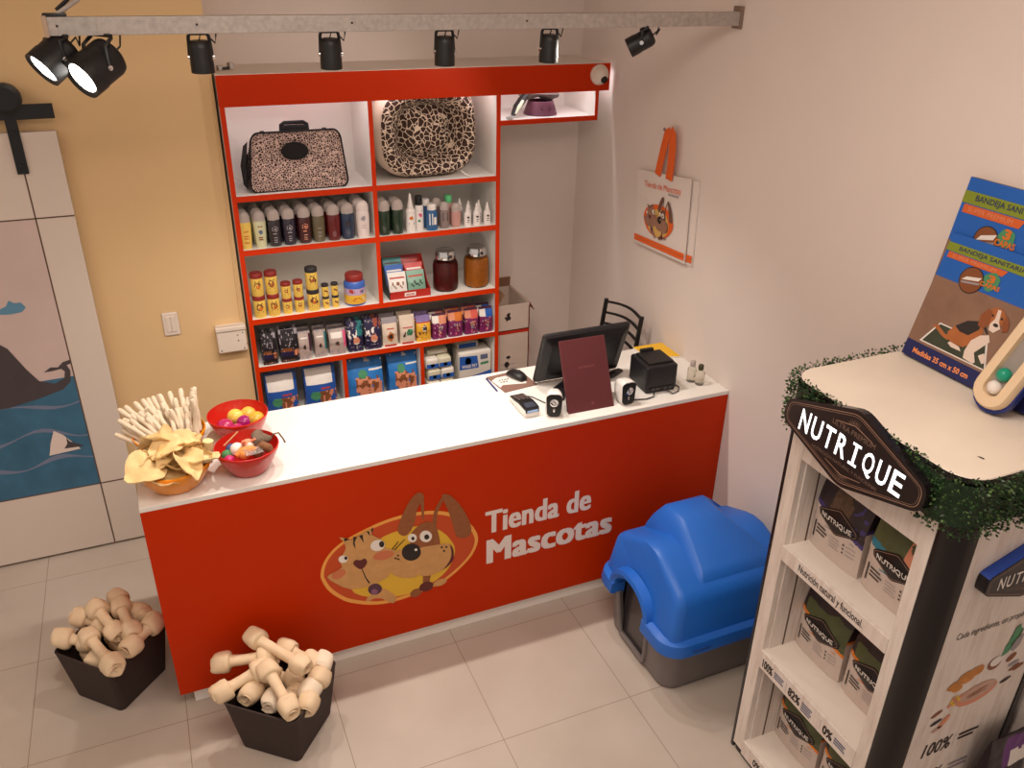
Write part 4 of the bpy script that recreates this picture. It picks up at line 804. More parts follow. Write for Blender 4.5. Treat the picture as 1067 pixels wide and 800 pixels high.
# black ladder back chair behind the counter
t = thing('chair', 'black metal ladder-back chair behind the counter by the right wall', 'chair', (2.30, .80, 0), 0)
A_ = V((2.436, .976, 1.12)); Bp = V((2.483, .678, 1.12)); o_ = V((2.30, .80, 0))
ax = (A_-Bp).normalized(); fwd = V((-ax.y, ax.x, 0)).normalized()
if fwd.x > 0: fwd = -fwd
seatz = .66; W_ = (A_-Bp).length
def post(p, nm):
    q = B(); base = p + fwd*.06; 
    q.tube([p-o_, V((p.x, p.y, .9))+fwd*.03-o_, V((base.x, base.y, seatz))-o_, V((base.x, base.y, .3))-fwd*.02-o_, V((base.x, base.y, 0))-fwd*.05-o_+V((0, 0, .0))], .0125, BLACKM, 8); return q.build(nm, t)
post(A_, 'leg'); post(Bp, 'leg')
for s_, p in ((1, A_), (-1, Bp)):
    q = B(); e = p+fwd*.34; q.tube([V((e.x, e.y, seatz))-o_, V((e.x, e.y, 0))+fwd*.03-o_], .0125, BLACKM, 8); q.build('leg', t)
for k in range(5):
    z = 1.105-.062*k; q = B(); pts = []
    for j in range(9):
        u = j/8; p = Bp.lerp(A_, u); bow = sin(pi*u)*.035; zz = z+.012*sin(pi*u)
        pts.append(V((p.x, p.y, zz)) - fwd*bow*.8 + fwd*.06*(1.12-z)/(1.12-seatz) - o_)
    q.tube(pts, .011, BLACKM, 8, flat=.55); q.build('back_slat', t)
q = B(); c_ = (A_+Bp)/2+fwd*.2; R3 = Matrix.Rotation(math.atan2(fwd.y, fwd.x), 3, 'Z'); q.box(V((c_.x, c_.y, seatz+.012))-o_, (.36, .32, .045), BLKF, .015, 3, R3, True); q.build('seat', t)
for z in (.25, .4):
    q = B(); a1, a2, a3, a4 = [V((p.x, p.y, z))-o_ for p in (A_+fwd*.04, Bp+fwd*.04, Bp+fwd*.36, A_+fwd*.36)]
    q.tube([a1, a2, a3, a4], .008, BLACKM, 6, closed=True); q.build('stretcher', t)

# ---------------------------------------------------------------- on the counter
ZT = 1.0
t = thing('monitor', 'black monitor seen from behind, tilted back on the counter', 'monitor', (1.95, .33, ZT), 0)
tilt = math.atan2(.095, .275); Rm = Matrix.Rotation(tilt, 3, 'X')
BK2 = C('monitor_back_plastic', 30, 28, 31, .42)
b = B(); rs = []
for y, w, h in ((.012, .437, .282), (.006, .445, .29), (-.006, .445, .29), (-.016, .43, .272), (-.03, .36, .2), (-.034, .2, .12)):
    rs.append([Rm @ V((x, y, z)) + V((0, .01, .152)) for x, z in rrect(-w/2, -h/2, w/2, h/2, .012, 3)])
b.rings(rs[::-1], BK2, smooth=False); b.build('housing', t)
b = B(); b.poly(rrect(-.21, -.13, .21, .135, .003, 1), (Rm @ V((0, .0125, 0))+V((0, .01, .152)), -V((1, 0, 0)), Rm @ V((0, 0, 1))), C('screen_glass', 60, 70, 86, .1), d=.001); b.build('screen', t)
b = B()
for k in range(12): b.box(Rm @ V((-.12+.022*k, -.0205, -.118))+V((0, .01, .152)), (.014, .004, .006), BLACK, 0, 2, Rm)
b.build('vent_slot', t)
b = B(); b.tube([(0, -.01, .12), (0, -.05, .05), (0, -.03, .012)], .022, BK2, 10, flat=.5)
b.build('stand_neck', t)
b = B(); b.tube([(-.175, -.135, .008), (-.13, -.04, .008), (-.04, .01, .009), (.04, .01, .009), (.16, .0, .008), (.235, .035, .007)], [.022, .03, .04, .04, .028, .018], BK2, 10, flat=.32); b.build('stand_base', t)

MENU = C('burgundy_leatherette', 92, 38, 42, .55, bump=.08, bump_scale=250); MEN2 = C('burgundy_emboss', 116, 58, 62, .5)
t = thing('menu_folder', 'burgundy upright folder leaning in front of the black monitor', 'folder', (1.8685, .062, ZT), -.02)
lean = math.atan2(.138, .292); Rl = Matrix.Rotation(-lean, 3, 'X'); hh = .323
B().box(Rl @ V((0, .003, hh/2))+V((0, 0, .0015)), (.224, .006, hh), MENU, .002, 2, Rl).build('front_cover', t)
Rl2 = Matrix.Rotation(-lean+.035, 3, 'X')
b = B(); b.box(Rl2 @ V((0, .017, hh/2))+V((0, 0, .0015)), (.222, .005, hh-.004), MENU, .002, 2, Rl2); b.build('back_cover', t)
b = B(); frm = (Rl @ V((0, 0, 0))+V((0, 0, .0015)), V((1, 0, 0)), Rl @ V((0, 0, 1)))
b.text('TABLERO', frm, -.035, .045, .19, .2, MEN2, d=.0008) if False else [b.poly([(-.035+.0115*k, .19), (-.027+.0115*k, .19), (-.027+.0115*k, .2), (-.035+.0115*k, .2)], frm, MEN2, d=.0008) for k in range(7)]
b.poly(blob(.01, .03, .008, 7, .4), frm, MEN2, d=.0008)
b.build('embossed_mark', t)

SPW = C('speaker_white', 228, 222, 218, .3)
def speaker(loc, rz, lab):
    t = thing('desk_speaker', lab, 'speaker', loc, rz, 'white desk speakers beside the folder'); t.scale = (1.12, 1.05, 1.05)
    b = B(); rs = []
    for y, s in ((0, .94), (.006, 1), (.03, .98), (.06, .86), (.085, .6), (.095, .3)):
        rs.append([V((x*s, y, .055+(z-.055)*s)) for x, z in [((.029+.006*sin(pi*min(1, max(0, zz/.11))))*xx, zz) for xx, zz in [(p[0]/.031, p[1]) for p in rrect(-.031, .001, .031, .112, .02, 5)]]])
    b.rings(rs[::-1], SPW); b.build('cabinet', t)
    b = B(); b.prism([(x*(.80+.18*z/.108), .056+(z-.055)*.95) for x, z in rrect(-.033, .002, .033, .108, .02, 5)], FX(0, .0, 0), BLACK, .003); b.build('front_plate', t)
    b = B(); b.lathe([(.017, 0), (.0175, .003), (.013, .004), (.008, .001), (.005, .003), (.001, .0035)], CHROME, (0, -.003, .07), 20, M=Matrix.Rotation(pi/2, 3, 'X')); b.build('driver_cone', t)
    b = B(); b.prism(ell(0, .035, .004, .009, 10), FX(0, -.003, 0), CHROME, .001); b.build('emblem', t)
    return t
speaker((1.683, .066, ZT), -.40, 'white and black desk speaker left of the burgundy folder')
speaker((2.043, .047, ZT), .02, 'white and black desk speaker right of the burgundy folder')

t = thing('card_terminal', 'black and white card payment terminal with bluish screen', 'payment terminal', (1.595, .19, ZT), .02)
def tring(y, w, h, z0=.002): return [V((x, y, z0+z)) for x, z in rrect(-w/2, 0, w/2, h, .008, 3)]
b = B(); b.rings([tring(-.088, .066, .03), tring(-.084, .07, .04), tring(-.02, .074, .042), tring(.03, .07, .034), tring(.085, .066, .026)], SPW); b.build('body', t)
b = B(); b.rings([[V((x, y, z)) for x, z in ((-w, 0.024), (w, .024), (w, h), (-w, h))] for y, w, h in ((-.0895, .031, .038), (-.082, .0345, .0445), (-.02, .036, .0465), (.03, .0345, .0385), (.08, .032, .0305))], BLACK, smooth=False); b.build('top_cover', t)
b = B(); b.poly(rrect(-.026, .026, .026, .0365, .001, 1), FX(0, -.0895, 0), C('terminal_screen', 150, 180, 220, .2, emit=s2l(120, 150, 200), estr=.25), d=.001); 
frt = (V((0, -.05, .0466)), V((1, 0, 0)), V((0, 1, .03)).normalized()); b.poly(rrect(-.024, -.03, .024, .012, .002, 2), frt, C('terminal_glass', 60, 66, 80, .15), d=.001); b.build('screen', t)
b = B()
for r_ in range(4):
    for c_ in range(3): b.box((-.02+.02*c_, .005+.018*r_, .0455-.0025*r_-.0005*r_*r_), (.014, .011, .004), C('key_grey', 88, 74, 72, .5), .001, 1)
b.build('keypad', t)

MP = C('mousepad_brown', 128, 96, 84, .8)
t = thing('mouse_pad', 'brown mouse pad with white printed shape on the counter', 'mouse pad', (1.65, .455, ZT), 0)
pp = [(-.099, .076), (-.077, -.1), (.096, -.08), (.081, .096)]
b = B(); b.prism(pp, (V((0, 0, 0)), V((1, 0, 0)), V((0, 1, 0))), MP, .003); b.build('pad', t)
b = B(); ft = (V((0, 0, .003)), V((1, 0, 0)), V((0, 1, 0)))
b.poly([(-.092, .03), (-.06, .052), (0, .056), (.04, .03), (.06, -.04), (.05, -.05), (0, -.04), (-.06, -.03), (-.078, -.05)], ft, PR_W, d=.0005)
for k in range(7): b.poly(blob(-.055+.014*(k % 4), .02-.022*(k//4), .0055, 7, .4), ft, PR_DK, d=.001)
b.build('printed_shape', t)
t = thing('computer_mouse', 'black wireless mouse sitting on the brown mouse pad', 'mouse', (1.682, .475, ZT+.0045), .35)
b = B(); rs = []
for y, w, h in ((-.055, .012, .014), (-.05, .022, .024), (-.03, .029, .034), (0, .031, .038), (.03, .03, .032), (.048, .024, .022), (.056, .012, .012)):
    rs.append([V((w*cos(2*pi*j/16), y, max(0, h*.5+h*.5*sin(2*pi*j/16)))) for j in range(16)])
b.rings(rs, BLACK); b.build('shell', t)
b = B(); b.tube([(0, -.02, .0365), (0, .03, .032)], .004, C('scroll_grey', 60, 58, 60, .4), 8); b.build('scroll_wheel', t)
b = B(); b.poly(ell(0, -.045, .006, .004, 8), (V((0, 0, .029)), V((1, 0, 0)), V((0, .75, .66)).normalized()), CHROME, d=.001); b.build('emblem', t)
t = thing('pen', 'blue ballpoint pen beside the mouse pad', 'pen', (1.5435, .445, ZT+.0045), .0)
b = B(); b.tube([(0, -.066, 0), (0, .05, 0)], .0042, C('pen_blue', 44, 50, 120, .3), 8); b.build('barrel', t)
b = B(); b.tube([(0, .05, 0), (0, .068, 0)], .0043, C('pen_cap_navy', 26, 30, 84, .3), 8); b.build('cap', t)

t = thing('receipt_printer', 'black box-shaped receipt printer on the right of the counter', 'printer', (2.253, .185, ZT), -.04)
b = B(); b.box((0, 0, .072), (.162, .17, .128), BK2, .012, 3, smooth=False); b.box((0, 0, .01), (.15, .158, .02), BK2, .004); b.build('housing', t)
b = B(); b.box((.004, .004, .139), (.13, .13, .012), BLACK, .005); b.box((.0, .075, .146), (.07, .02, .02), BLACK, .006); b.build('lid', t)
b = B(); b.bx((-.06, -.088, .018), (.06, -.084, .032), BLACK, .001)
for x in (-.045, -.02, .02, .045): b.bx((x-.008, -.09, .016), (x+.008, -.084, .028), C('port_grey', 70, 66, 66, .4), .001)
b.build('port_panel', t)
b = B(); b.tube([(2.205, .085, 1.018), (2.19, .068, 1.005), (2.15, .06, 1.004), (2.09, .075, 1.004), (2.06, .1, 1.004)], .003, BLACK, 6)
tag(b.build('printer_cable'), 'thin black cable running from printer towards right speaker', 'cable')
b = B(); b.tube([(2.26, .088, 1.02), (2.29, .06, 1.006), (2.33, .075, 1.004), (2.355, .11, 1.004), (2.35, .16, 1.004), (2.37, .24, 1.004)], .0028, BLACK, 6)
tag(b.build('power_cable'), 'thin black cable looping round the right of the printer', 'cable')
b = B(); b.tube([(1.60, .278, 1.014), (1.63, .3, 1.004), (1.67, .27, 1.004), (1.70, .2, 1.004), (1.72, .17, 1.004)], .0024, BLACK, 6)
tag(b.build('terminal_cable'), 'thin dark cable trailing from the card terminal to the monitor', 'cable')

YF = C('yellow_card_folder', 236, 186, 48, .6)
t = thing('yellow_folder', 'yellow folder of papers on the counter by the wall', 'folder', (2.46, .49, ZT), 0)
pp = [(-.084, .074), (-.075, -.05), (.088, -.108), (.088, .072)]
b = B(); b.prism([(x, y+.001) for x, y in pp], (V((0, 0, .0005)), V((1, 0, 0)), V((0, 1, 0))), PR_W, .007); b.build('papers', t)
b = B(); b.prism([(x*.985, y+.006) for x, y in pp], (V((0, 0, .0078)), V((1, 0, 0)), V((0, 1, 0))), YF, .0016); b.build('cover', t)
SANI = mat('sanitiser_clear', s2l(232, 226, 214), .12, trans=.75, ior=1.12)
for x, y, h, capm, lab in ((2.466, .107, .075, C('dark_olive_cap', 66, 62, 40, .4), 'small clear bottle with dark cap at the counter end'), (2.448, .148, .08, CAPC, 'small clear bottle with pale cap behind the dark capped one')):
    t = thing('sanitiser_bottle', lab, 'bottle', (x, y, ZT), 0, 'small clear bottles at the counter end')
    B().lathe([(.019, 0), (.022, .004), (.022, h*.82), (.012, h)], SANI, n=20).build('body', t)
    B().lathe([(.011, h), (.0125, h+.001), (.0125, h+.024), (.009, h+.028), (.001, h+.028)], capm, n=16).build('cap', t)
    b = B(); b.poly(blob(0, h*.45, .004, 7, .3), FX(0, -.0225, 0), PR_DK, d=.001); b.poly([(-.006, h*.25), (.006, h*.25), (.006, h*.28), (-.006, h*.28)], FX(0, -.0225, 0), PR_GR, d=.001); b.build('label', t)

# bowls
def bowl(loc, R0, R1, h, m, lab):
    t = thing('plastic_bowl', lab, 'bowl', loc, 0, 'plastic bowls at the left end of the counter')
    pr = []
    for k in range(9): u = k/8; pr.append((R0+(R1-R0)*(.55*sin(u*pi/2)+.45*u), .002+h*u**1.05))
    inner = [(r-.004, z+.003) for r, z in pr[::-1]]
    B().lathe([(R0*.9, 0), (R0, .002)]+pr[1:]+[(R1-.001, h+.004)]+inner+[(.001, .006)], m, n=40, cap1=False).build('bowl_shell', t)
    return t
YB_ = C('yellow_translucent_plastic', 236, 146, 14, .25, coat=.5, sub=.3); RB_ = C('red_bowl_plastic', 190, 30, 20, .28, coat=.4)
b1 = (.137, .132); b2 = (.137, .372); b3 = (.404, .125); b4 = (.403, .395)
bowl((*b1, ZT), .09, .138, .092, YB_, 'orange-yellow plastic bowl heaped with rawhide ears')
bowl((*b2, ZT), .09, .138, .092, YB_, 'orange-yellow plastic bowl behind, full of chew sticks')
bowl((*b3, ZT), .066, .121, .106, RB_, 'red plastic bowl of mixed toys, nearer the counter front')
bowl((*b4, ZT), .066, .121, .106, RB_, 'red plastic bowl of shiny balls, behind the toy bowl')
# rawhide ears: curled sheets
EAR = C('rawhide_ear', 240, 206, 146, .6, noise_amt=.22, noise_scale=30, sub=.15); EAR2 = C('rawhide_ear_pale', 236, 212, 158, .6, noise_amt=.15, noise_scale=30, sub=.15)
random.seed(11)
def ear(seed, L, W, curl, m):
    q = B(); nu, nv = 10, 8; top, bot = [], []
    for a in range(nu+1):
        u = a/nu; wid = W*(sin(pi*min(.98, u*.86+.1))**.7)*(1-.25*u)
        for s, lst in ((.0022, top), (-.0022, bot)):
            r = []
            for k in range(nv+1):
                v = k/nv*2-1; th_ = v*curl*(1-.3*u)
                p = V((u*L-L*.5, wid*sin(th_)/max(.4, curl)*1.25, wid*(1-cos(th_))*.85+.028*sin(u*2.6+seed)))
                p += .006*V((noise.noise(p*35+V((seed, 0, 0))), noise.noise(p*35+V((0, seed, 0))), noise.noise(p*28+V((0, 0, seed)))*3.2))
                r.append(p+V((0, 0, s)))
            lst.append(r)
    q.rings([t_+b_[::-1] for t_, b_ in zip(top, bot)], m); return q
ears = [(-.10, -.07, .125, .12, .075, .7, 3.6, -.35, .2), (-.03, -.10, .125, .12, .07, .9, 4.4, -.35, .1), (.05, -.10, .128, .11, .06, 1.2, 5.2, -.3, .1), (.10, -.055, .13, .11, .06, 1.1, 5.9, -.1, .3), (-.11, .01, .13, .12, .07, .8, 3.0, .1, .3), (.0, -.02, .165, .13, .06, 1.3, .3, .2, .2), (.06, .04, .17, .12, .05, 1.4, .6, .3, .1), (-.05, .04, .165, .13, .06, 1.2, 2.6, .2, .2),
 (-.065, -.02, .118, .11, .075, 1.0, 2.7, .25, -.1), (-.085, .03, .12, .1, .06, .8, 2.2, .2, .35), (.0, -.055, .118, .11, .05, 1.3, 3.0, -.1, .1), (.075, -.03, .135, .115, .055, 1.5, -.4, .35, -.3), (.06, .02, .15, .11, .05, 1.4, .35, .2, .2),
        (-.01, .0, .15, .11, .06, 1.3, 1.9, .3, .3), (.03, .06, .155, .12, .05, 1.2, .2, .1, -.5), (-.045, .07, .135, .1, .05, 1.1, 2.3, .15, -.2), (.08, .07, .135, .1, .05, 1.2, .9, .1, .3), (-.03, -.04, .14, .09, .045, 1.6, 1.2, .5, .2), (.02, -.03, .15, .09, .045, 1.5, .6, .3, -.3)]
for k, (x, y, z, L, W, cu, rz, rx, ry) in enumerate(ears):
    o = ear(k*3.7, L*1.12, W*1.15, cu, EAR2 if k in (3, 4, 8) else EAR).build('rawhide_ear', None, (b1[0]+x, b1[1]+y, ZT+z-.02)); o.rotation_euler = (rx, ry, rz)
    tag(o, 'tan rawhide ear in the front yellow bowl', 'pet chew', 'rawhide ears in the front bowl')
q = B(); q.tube([(.0, 0, -.05), (.006, .002, 0), (.012, .002, .04)], [.017, .019, .02], EAR2, 12)
o = q.build('rawhide_roll', None, (.137+.122, .132+.022, ZT+.1)); tag(o, 'short pale rawhide roll standing at the right of the front bowl', 'pet chew')
# chew sticks fanning out of the rear bowl
STK = C('chew_stick_white', 226, 208, 182, .65, noise_amt=.12, noise_scale=40, sub=.1)
random.seed(5)
sp0 = None
def stick(seed):
    q = B(); L = .145; pts = [(0, 0, L*k/9) for k in range(10)]
    pts = [V(p)+V((.0025*sin(k*.8+seed), .0025*cos(k*.6+seed), 0)) for k, p in enumerate(pts)]
    q.tube(pts, [.0125, .0135, .0098, .009, .0092, .009, .0092, .0098, .0115, .008], STK, 9); return q
protos = []
n = 0
def place_stick(p0, p1):
    global n
    d = (p1-p0).normalized(); rot = d.to_track_quat('Z', 'Y').to_euler()
    if len(protos) < 3:
        o = stick(n*1.7).build('chew_stick'); protos.append(o)
    else:
        o = protos[n % 3].copy(); COL.objects.link(o)
    o.location = p0; o.rotation_euler = rot; n += 1
    tag(o, 'off-white knobbly chew stick in the rear yellow bowl', 'pet chew', 'chew sticks in the rear bowl')
for k in range(34):
    u = k/33; ring_ = k % 3
    bx_ = V((b2[0]-.075+.165*((k*7) % 34)/33, b2[1]-.055+.04*ring_, ZT+.06+.02*ring_))
    dx = -.95+1.05*((k*7) % 34)/33 + random.uniform(-.12, .12)
    d = V((dx, .35+.25*random.random()+.12*ring_, .40+.10*ring_+.25*((k*7) % 34)/33)).normalized()
    place_stick(bx_, bx_+d)
for k in range(8):
    a = .5+2.2*k/7
    place_stick(V((b2[0]-.06+.018*k, b2[1]-.07, ZT+.098)), V((b2[0]-.5+.09*k, b2[1]+.35, ZT+.33)))
for k in range(4): place_stick(V((b2[0]+.10+.012*(k % 2), b2[1]-.06+.03*k, ZT+.09)), V((b2[0]+.12, b2[1]-.0+.06*k, ZT+.5)))
# balls
def ballm(n_, r, g, b_): return C(n_, r, g, b_, .22, coat=.6, sub=.2)
GBL = 'shiny balls in the rear red bowl'
for x, y, z, r, m, lab in ((-.055, -.015, .062, .036, ballm('magenta_glitter', 176, 40, 96), 'magenta glitter ball at the left of the rear red bowl'), (-.012, -.045, .052, .031, ballm('magenta_glitter', 176, 40, 96), 'magenta glitter ball lowest beside the front rim of the rear red bowl'),
                           (.02, -.012, .068, .03, ballm('purple_glitter', 150, 24, 104), 'deep pink purple ball in the middle of the rear red bowl'), (-.008, .04, .072, .034, ballm('pale_yellow_ball', 226, 196, 92), 'pale yellow ball at the back of the rear red bowl'),
                           (.07, -.01, .07, .035, ballm('gold_glitter', 206, 168, 62), 'gold glitter ball at the right of the rear red bowl'), (.045, .045, .072, .032, ballm('orange_yellow_ball', 240, 178, 78), 'orange yellow ball behind the gold one in the rear red bowl')):
    t = thing('toy_ball', lab, 'ball', (b4[0]+x, b4[1]+y, ZT+z), 0, GBL)
    B().lathe([(r*sin(pi*k/14)+1e-4, -r*cos(pi*k/14)) for k in range(15)], m, n=24, cap0=False, cap1=False).build('ball_shell', t)
    q = B(); q.tube([(r*cos(a)*.998, 0, r*sin(a)*.998) for a in [2*pi*k/28 for k in range(28)]], .0012, m, 5, closed=True); o = q.build('seam', t); o.rotation_euler = (.5, .3, .8)
# toys
GT = 'small toys in the front red bowl'
def toy(nm, q, x, y, z, lab, rot=(0, 0, 0)):
    o = q.build(nm, None, (b3[0]+x, b3[1]+y, ZT+z+.016)); o.rotation_euler = rot; return tag(o, lab, 'toy', GT)
def ball(r, m, **k): return B().lathe([(r*sin(pi*j/12)+1e-4, -r*cos(pi*j/12)) for j in range(13)], m, n=18, cap0=False, cap1=False, **k)
OT = C('toy_orange', 232, 146, 76, .6, noise_amt=.2, noise_scale=60); GRT = C('toy_green', 70, 128, 78, .6); GYT = C('toy_grey_fur', 124, 104, 88, .95, noise_amt=.3, noise_scale=90, bump=.5, bump_scale=150); PKT = C('toy_pink', 196, 40, 110, .4); WHT = C('toy_white', 232, 222, 214, .4); BLT_ = C('toy_blue', 60, 84, 130, .5); SKT = C('toy_salmon', 222, 140, 108, .7)
q = ball(.027, WHT); toy('toy_ball', q, -.035, .01, .075, 'white and blue ball with a clear shine in the front red bowl')
q = ball(.022, BLT_); toy('toy_ball', q, -.055, .03, .07, 'dark blue ball half hidden behind the white one')
q = ball(.022, GRT, wob=.004); toy('toy_ball', q, -.075, .005, .06, 'small green knobbly ball at the left of the front red bowl')
q = ball(.02, PKT); toy('toy_ball', q, -.07, -.025, .055, 'pink ball low on the left of the front red bowl')
q = B(); q.lathe([(.001, -.03), (.018, -.026), (.024, -.008), (.018, .008), (.022, .02), (.016, .034), (.001, .038)], SKT, n=18, sy=.8)
for s_ in (-1, 1): q.tube([(s_*.012, 0, .03), (s_*.024, 0, .05)], [.007, .004], SKT, 8)
q.lathe([(.005*sin(pi*j/6)+1e-4, -.005*cos(pi*j/6)) for j in range(7)], PR_DK, (-.008, -.016, .024), 8); q.lathe([(.005*sin(pi*j/6)+1e-4, -.005*cos(pi*j/6)) for j in range(7)], PR_DK, (.008, -.016, .024), 8)
toy('toy_animal', q, .0, .012, .085, 'salmon coloured small animal toy in the middle of the front red bowl', (.7, .1, .2))
q = B(); q.tube([(-.045, 0, 0), (-.02, .006, .01), (.01, 0, .012), (.045, -.006, .0)], [.01, .018, .017, .011], OT, 10); toy('toy_animal', q, .0, -.03, .075, 'orange and white soft toy at the front of the red bowl', (.1, 0, .2))
q = B(); q.tube([(-.03, 0, 0), (-.01, 0, .012), (.02, 0, .012), (.045, 0, 0)], [.012, .024, .024, .01], GYT, 12)
q.tube([(.045, 0, 0), (.06, -.01, .02), (.078, -.015, .02), (.086, -.02, -.01), (.088, -.02, -.03)], .0035, GYT, 6); toy('toy_mouse', q, .05, .01, .085, 'grey furry toy mouse with tail over the bowl rim', (0, -.2, .1))
q = B(); q.tube([(-.03, 0, 0), (-.01, 0, .012), (.02, 0, .012), (.04, 0, 0)], [.01, .02, .02, .01], GYT, 12); toy('toy_mouse', q, .045, .05, .085, 'grey furry toy mouse at the back of the front red bowl', (0, .3, 1.2))
q = B(); q.tube([(-.06, .02, .01), (0, .04, .05)], .003, C('toy_stick_tan', 196, 150, 110, .6), 6); toy('toy_wand', q, -.02, .01, .08, 'thin tan toy wand sticking up in the front red bowl')
q = B(); q.box((0, 0, 0), (.07, .035, .004), mat('clear_wrap', (.9, .9, .9), .1, trans=.85, ior=1.1), .0015); toy('toy_wrapper', q, .02, -.045, .088, 'clear crinkled toy wrapper at the front rim', (.4, .1, .3))
q = ball(.019, C('toy_brown', 120, 76, 50, .8), wob=.004); toy('toy_ball', q, .035, -.035, .07, 'brown tufted ball beside the orange toy')

q = B(); q.tube([(-.03, 0, 0), (-.008, .004, .012), (.02, 0, .01), (.035, 0, 0)], [.01, .019, .017, .008], C('toy_brown_fur', 136, 92, 62, .95, noise_amt=.3, noise_scale=80, bump=.4, bump_scale=140), 10); toy('toy_mouse', q, .06, -.025, .075, 'brown furry toy at the right side of the front red bowl', (0, .1, -.6))
q = ball(.018, OT, wob=.003); toy('toy_ball', q, -.015, -.045, .078, 'small orange ball close to the clear wrapper')
q = ball(.02, C('toy_clear_pearl', 206, 190, 176, .15, coat=.6)); toy('toy_ball', q, .008, -.008, .09, 'pearly grey ball beside the salmon animal toy')
# ---------------------------------------------------------------- baskets of rawhide bones
BSK = C('dark_brown_basket', 56, 42, 38, .7, noise_amt=.25, noise_scale=30)
def basket_mat():
    m = MATS['dark_brown_basket']; nt = m.node_tree; b = nt.nodes['Principled BSDF']
    tc = nt.nodes.new('ShaderNodeTexCoord'); wv = nt.nodes.new('ShaderNodeTexWave'); wv.bands_direction = 'Z'; wv.inputs['Scale'].default_value = 60; wv.inputs['Distortion'].default_value = .5
    bp = nt.nodes.new('ShaderNodeBump'); bp.inputs['Strength'].default_value = .25; bp.inputs['Distance'].default_value = .003
    nt.links.new(tc.outputs['Object'], wv.inputs[0]); nt.links.new(wv.outputs['Fac'], bp.inputs['Height']); nt.links.new(bp.outputs[0], b.inputs['Normal'])
basket_mat()
def basket(corner, ang, w, d, h, lab, fl=.035):
    """corner: nearest bottom corner; ang: direction of the right-hand side"""
    u = V((cos(ang), sin(ang), 0)); v = V((-sin(ang), cos(ang), 0)); c = V((*corner, 0))+u*w/2+v*d/2
    t = thing('storage_basket', lab, 'basket', c, ang, 'dark baskets of rawhide bones')
    q = B(); R_ = lambda z, g, r: [V((x, y, z)) for x, y in rrect(-w/2-g, -d/2-g, w/2+g, d/2+g, r, 4)]
    q.rings([R_(0, -.004, .02), R_(.004, 0, .022), R_(h*.5, fl*.5, .022), R_(h, fl, .022), R_(h+.003, fl-.002, .022), R_(h, fl-.006, .02), R_(.01, -.006, .018)], BSK, smooth=False, cap1=True); q.build('basket_body', t)
    q = B(); q.tube(R_(h, fl-.002, .022), .0045, BSK, 6, closed=True); q.build('rim', t)
    return t
BON = C('rawhide_bone', 228, 202, 168, .6, noise_amt=.12, noise_scale=25, sub=.12)
BON2 = C('rawhide_bone_pale', 232, 214, 190, .6, noise_amt=.1, noise_scale=25, sub=.12)
DKR = C('rawhide_seam', 150, 112, 82, .8)
def bone(seed, L=.2, R=.034, m=None):
    q = B(); h = L/2; k = h/.1; f = R/.034
    half = [(.001, h-.016), (.010*f, h-.012), (.016*f, h-.004), (.026*f, h+.0), (.034*f, h-.006), (.0385*f, h-.02), (.041*f, h-.04), (.0415*f, h-.054), (.0385*f, h-.066), (.034*f, h-.071), (.025*f, h-.072), (.021*f, h-.082), (.020*f, 0)]
    prof = half + [(r, -z) for r, z in half[::-1][1:]]
    n_ = 18; rs = []
    for r, z in prof:
        ring_ = []
        for j in range(n_):
            a = 2*pi*j/n_; end = min(1, abs(z)/h)
            e = 1+.16*end*cos(2*a+seed*1.3+(1.2 if z > 0 else -.4)); p = V((r*e*cos(a), r*(2-e)*sin(a), z+.006*end*sin(a+seed)*(1 if z > 0 else -1)))
            p += .0022*V((noise.noise(p*45+V((seed, 0, 0))), noise.noise(p*45+V((0, seed, 3))), noise.noise(p*45+V((5, 0, seed)))))
            ring_.append(p)
        rs.append(ring_)
    q.rings(rs, m or BON, cap0=False, cap1=False); o = q
    for s_ in (1, -1):   # rolled spiral on each end and the flap edge round the knot
        q.tube([((.006+.0017*j)*f*cos(j*.55+seed), (.006+.0017*j)*f*sin(j*.55+seed), s_*(h-.004+.0004*min(j, 8)-.00055*max(0, j-8))) for j in range(15)], .0024, m or BON, 6)
        q.tube([(.0375*f*cos(j*.32+seed*2), .0375*f*sin(j*.32+seed*2), s_*(h-.05-.0011*j)) for j in range(14)], .0022, m or BON, 6)
    return o
bprot = []
def place_bone(a, b_, lab, grp, m=None, big=1.0):
    a, b_ = V(a), V(b_); d = b_-a; L = d.length+(.085 if max(a.z, b_.z) > .262 else .02)
    q = bone(len(bprot)*2.3+.7, L, .034*big, m); o = q.build('rawhide_bone'); bprot.append(o)
    o.location = (a+b_)/2; o.rotation_euler = d.to_track_quat('Z', 'Y').to_euler()
    return tag(o, lab, 'pet chew', grp)
basket((-.23, .071), .8, .262, .247, .252, 'dark brown square basket of rawhide bones left of the counter', .028)
basket((.393, -.447), .87, .266, .256, .255, 'dark brown square basket of rawhide bones in front of the counter', .03)
g1, g2 = 'rawhide bones in the left basket', 'rawhide bones in the front basket'
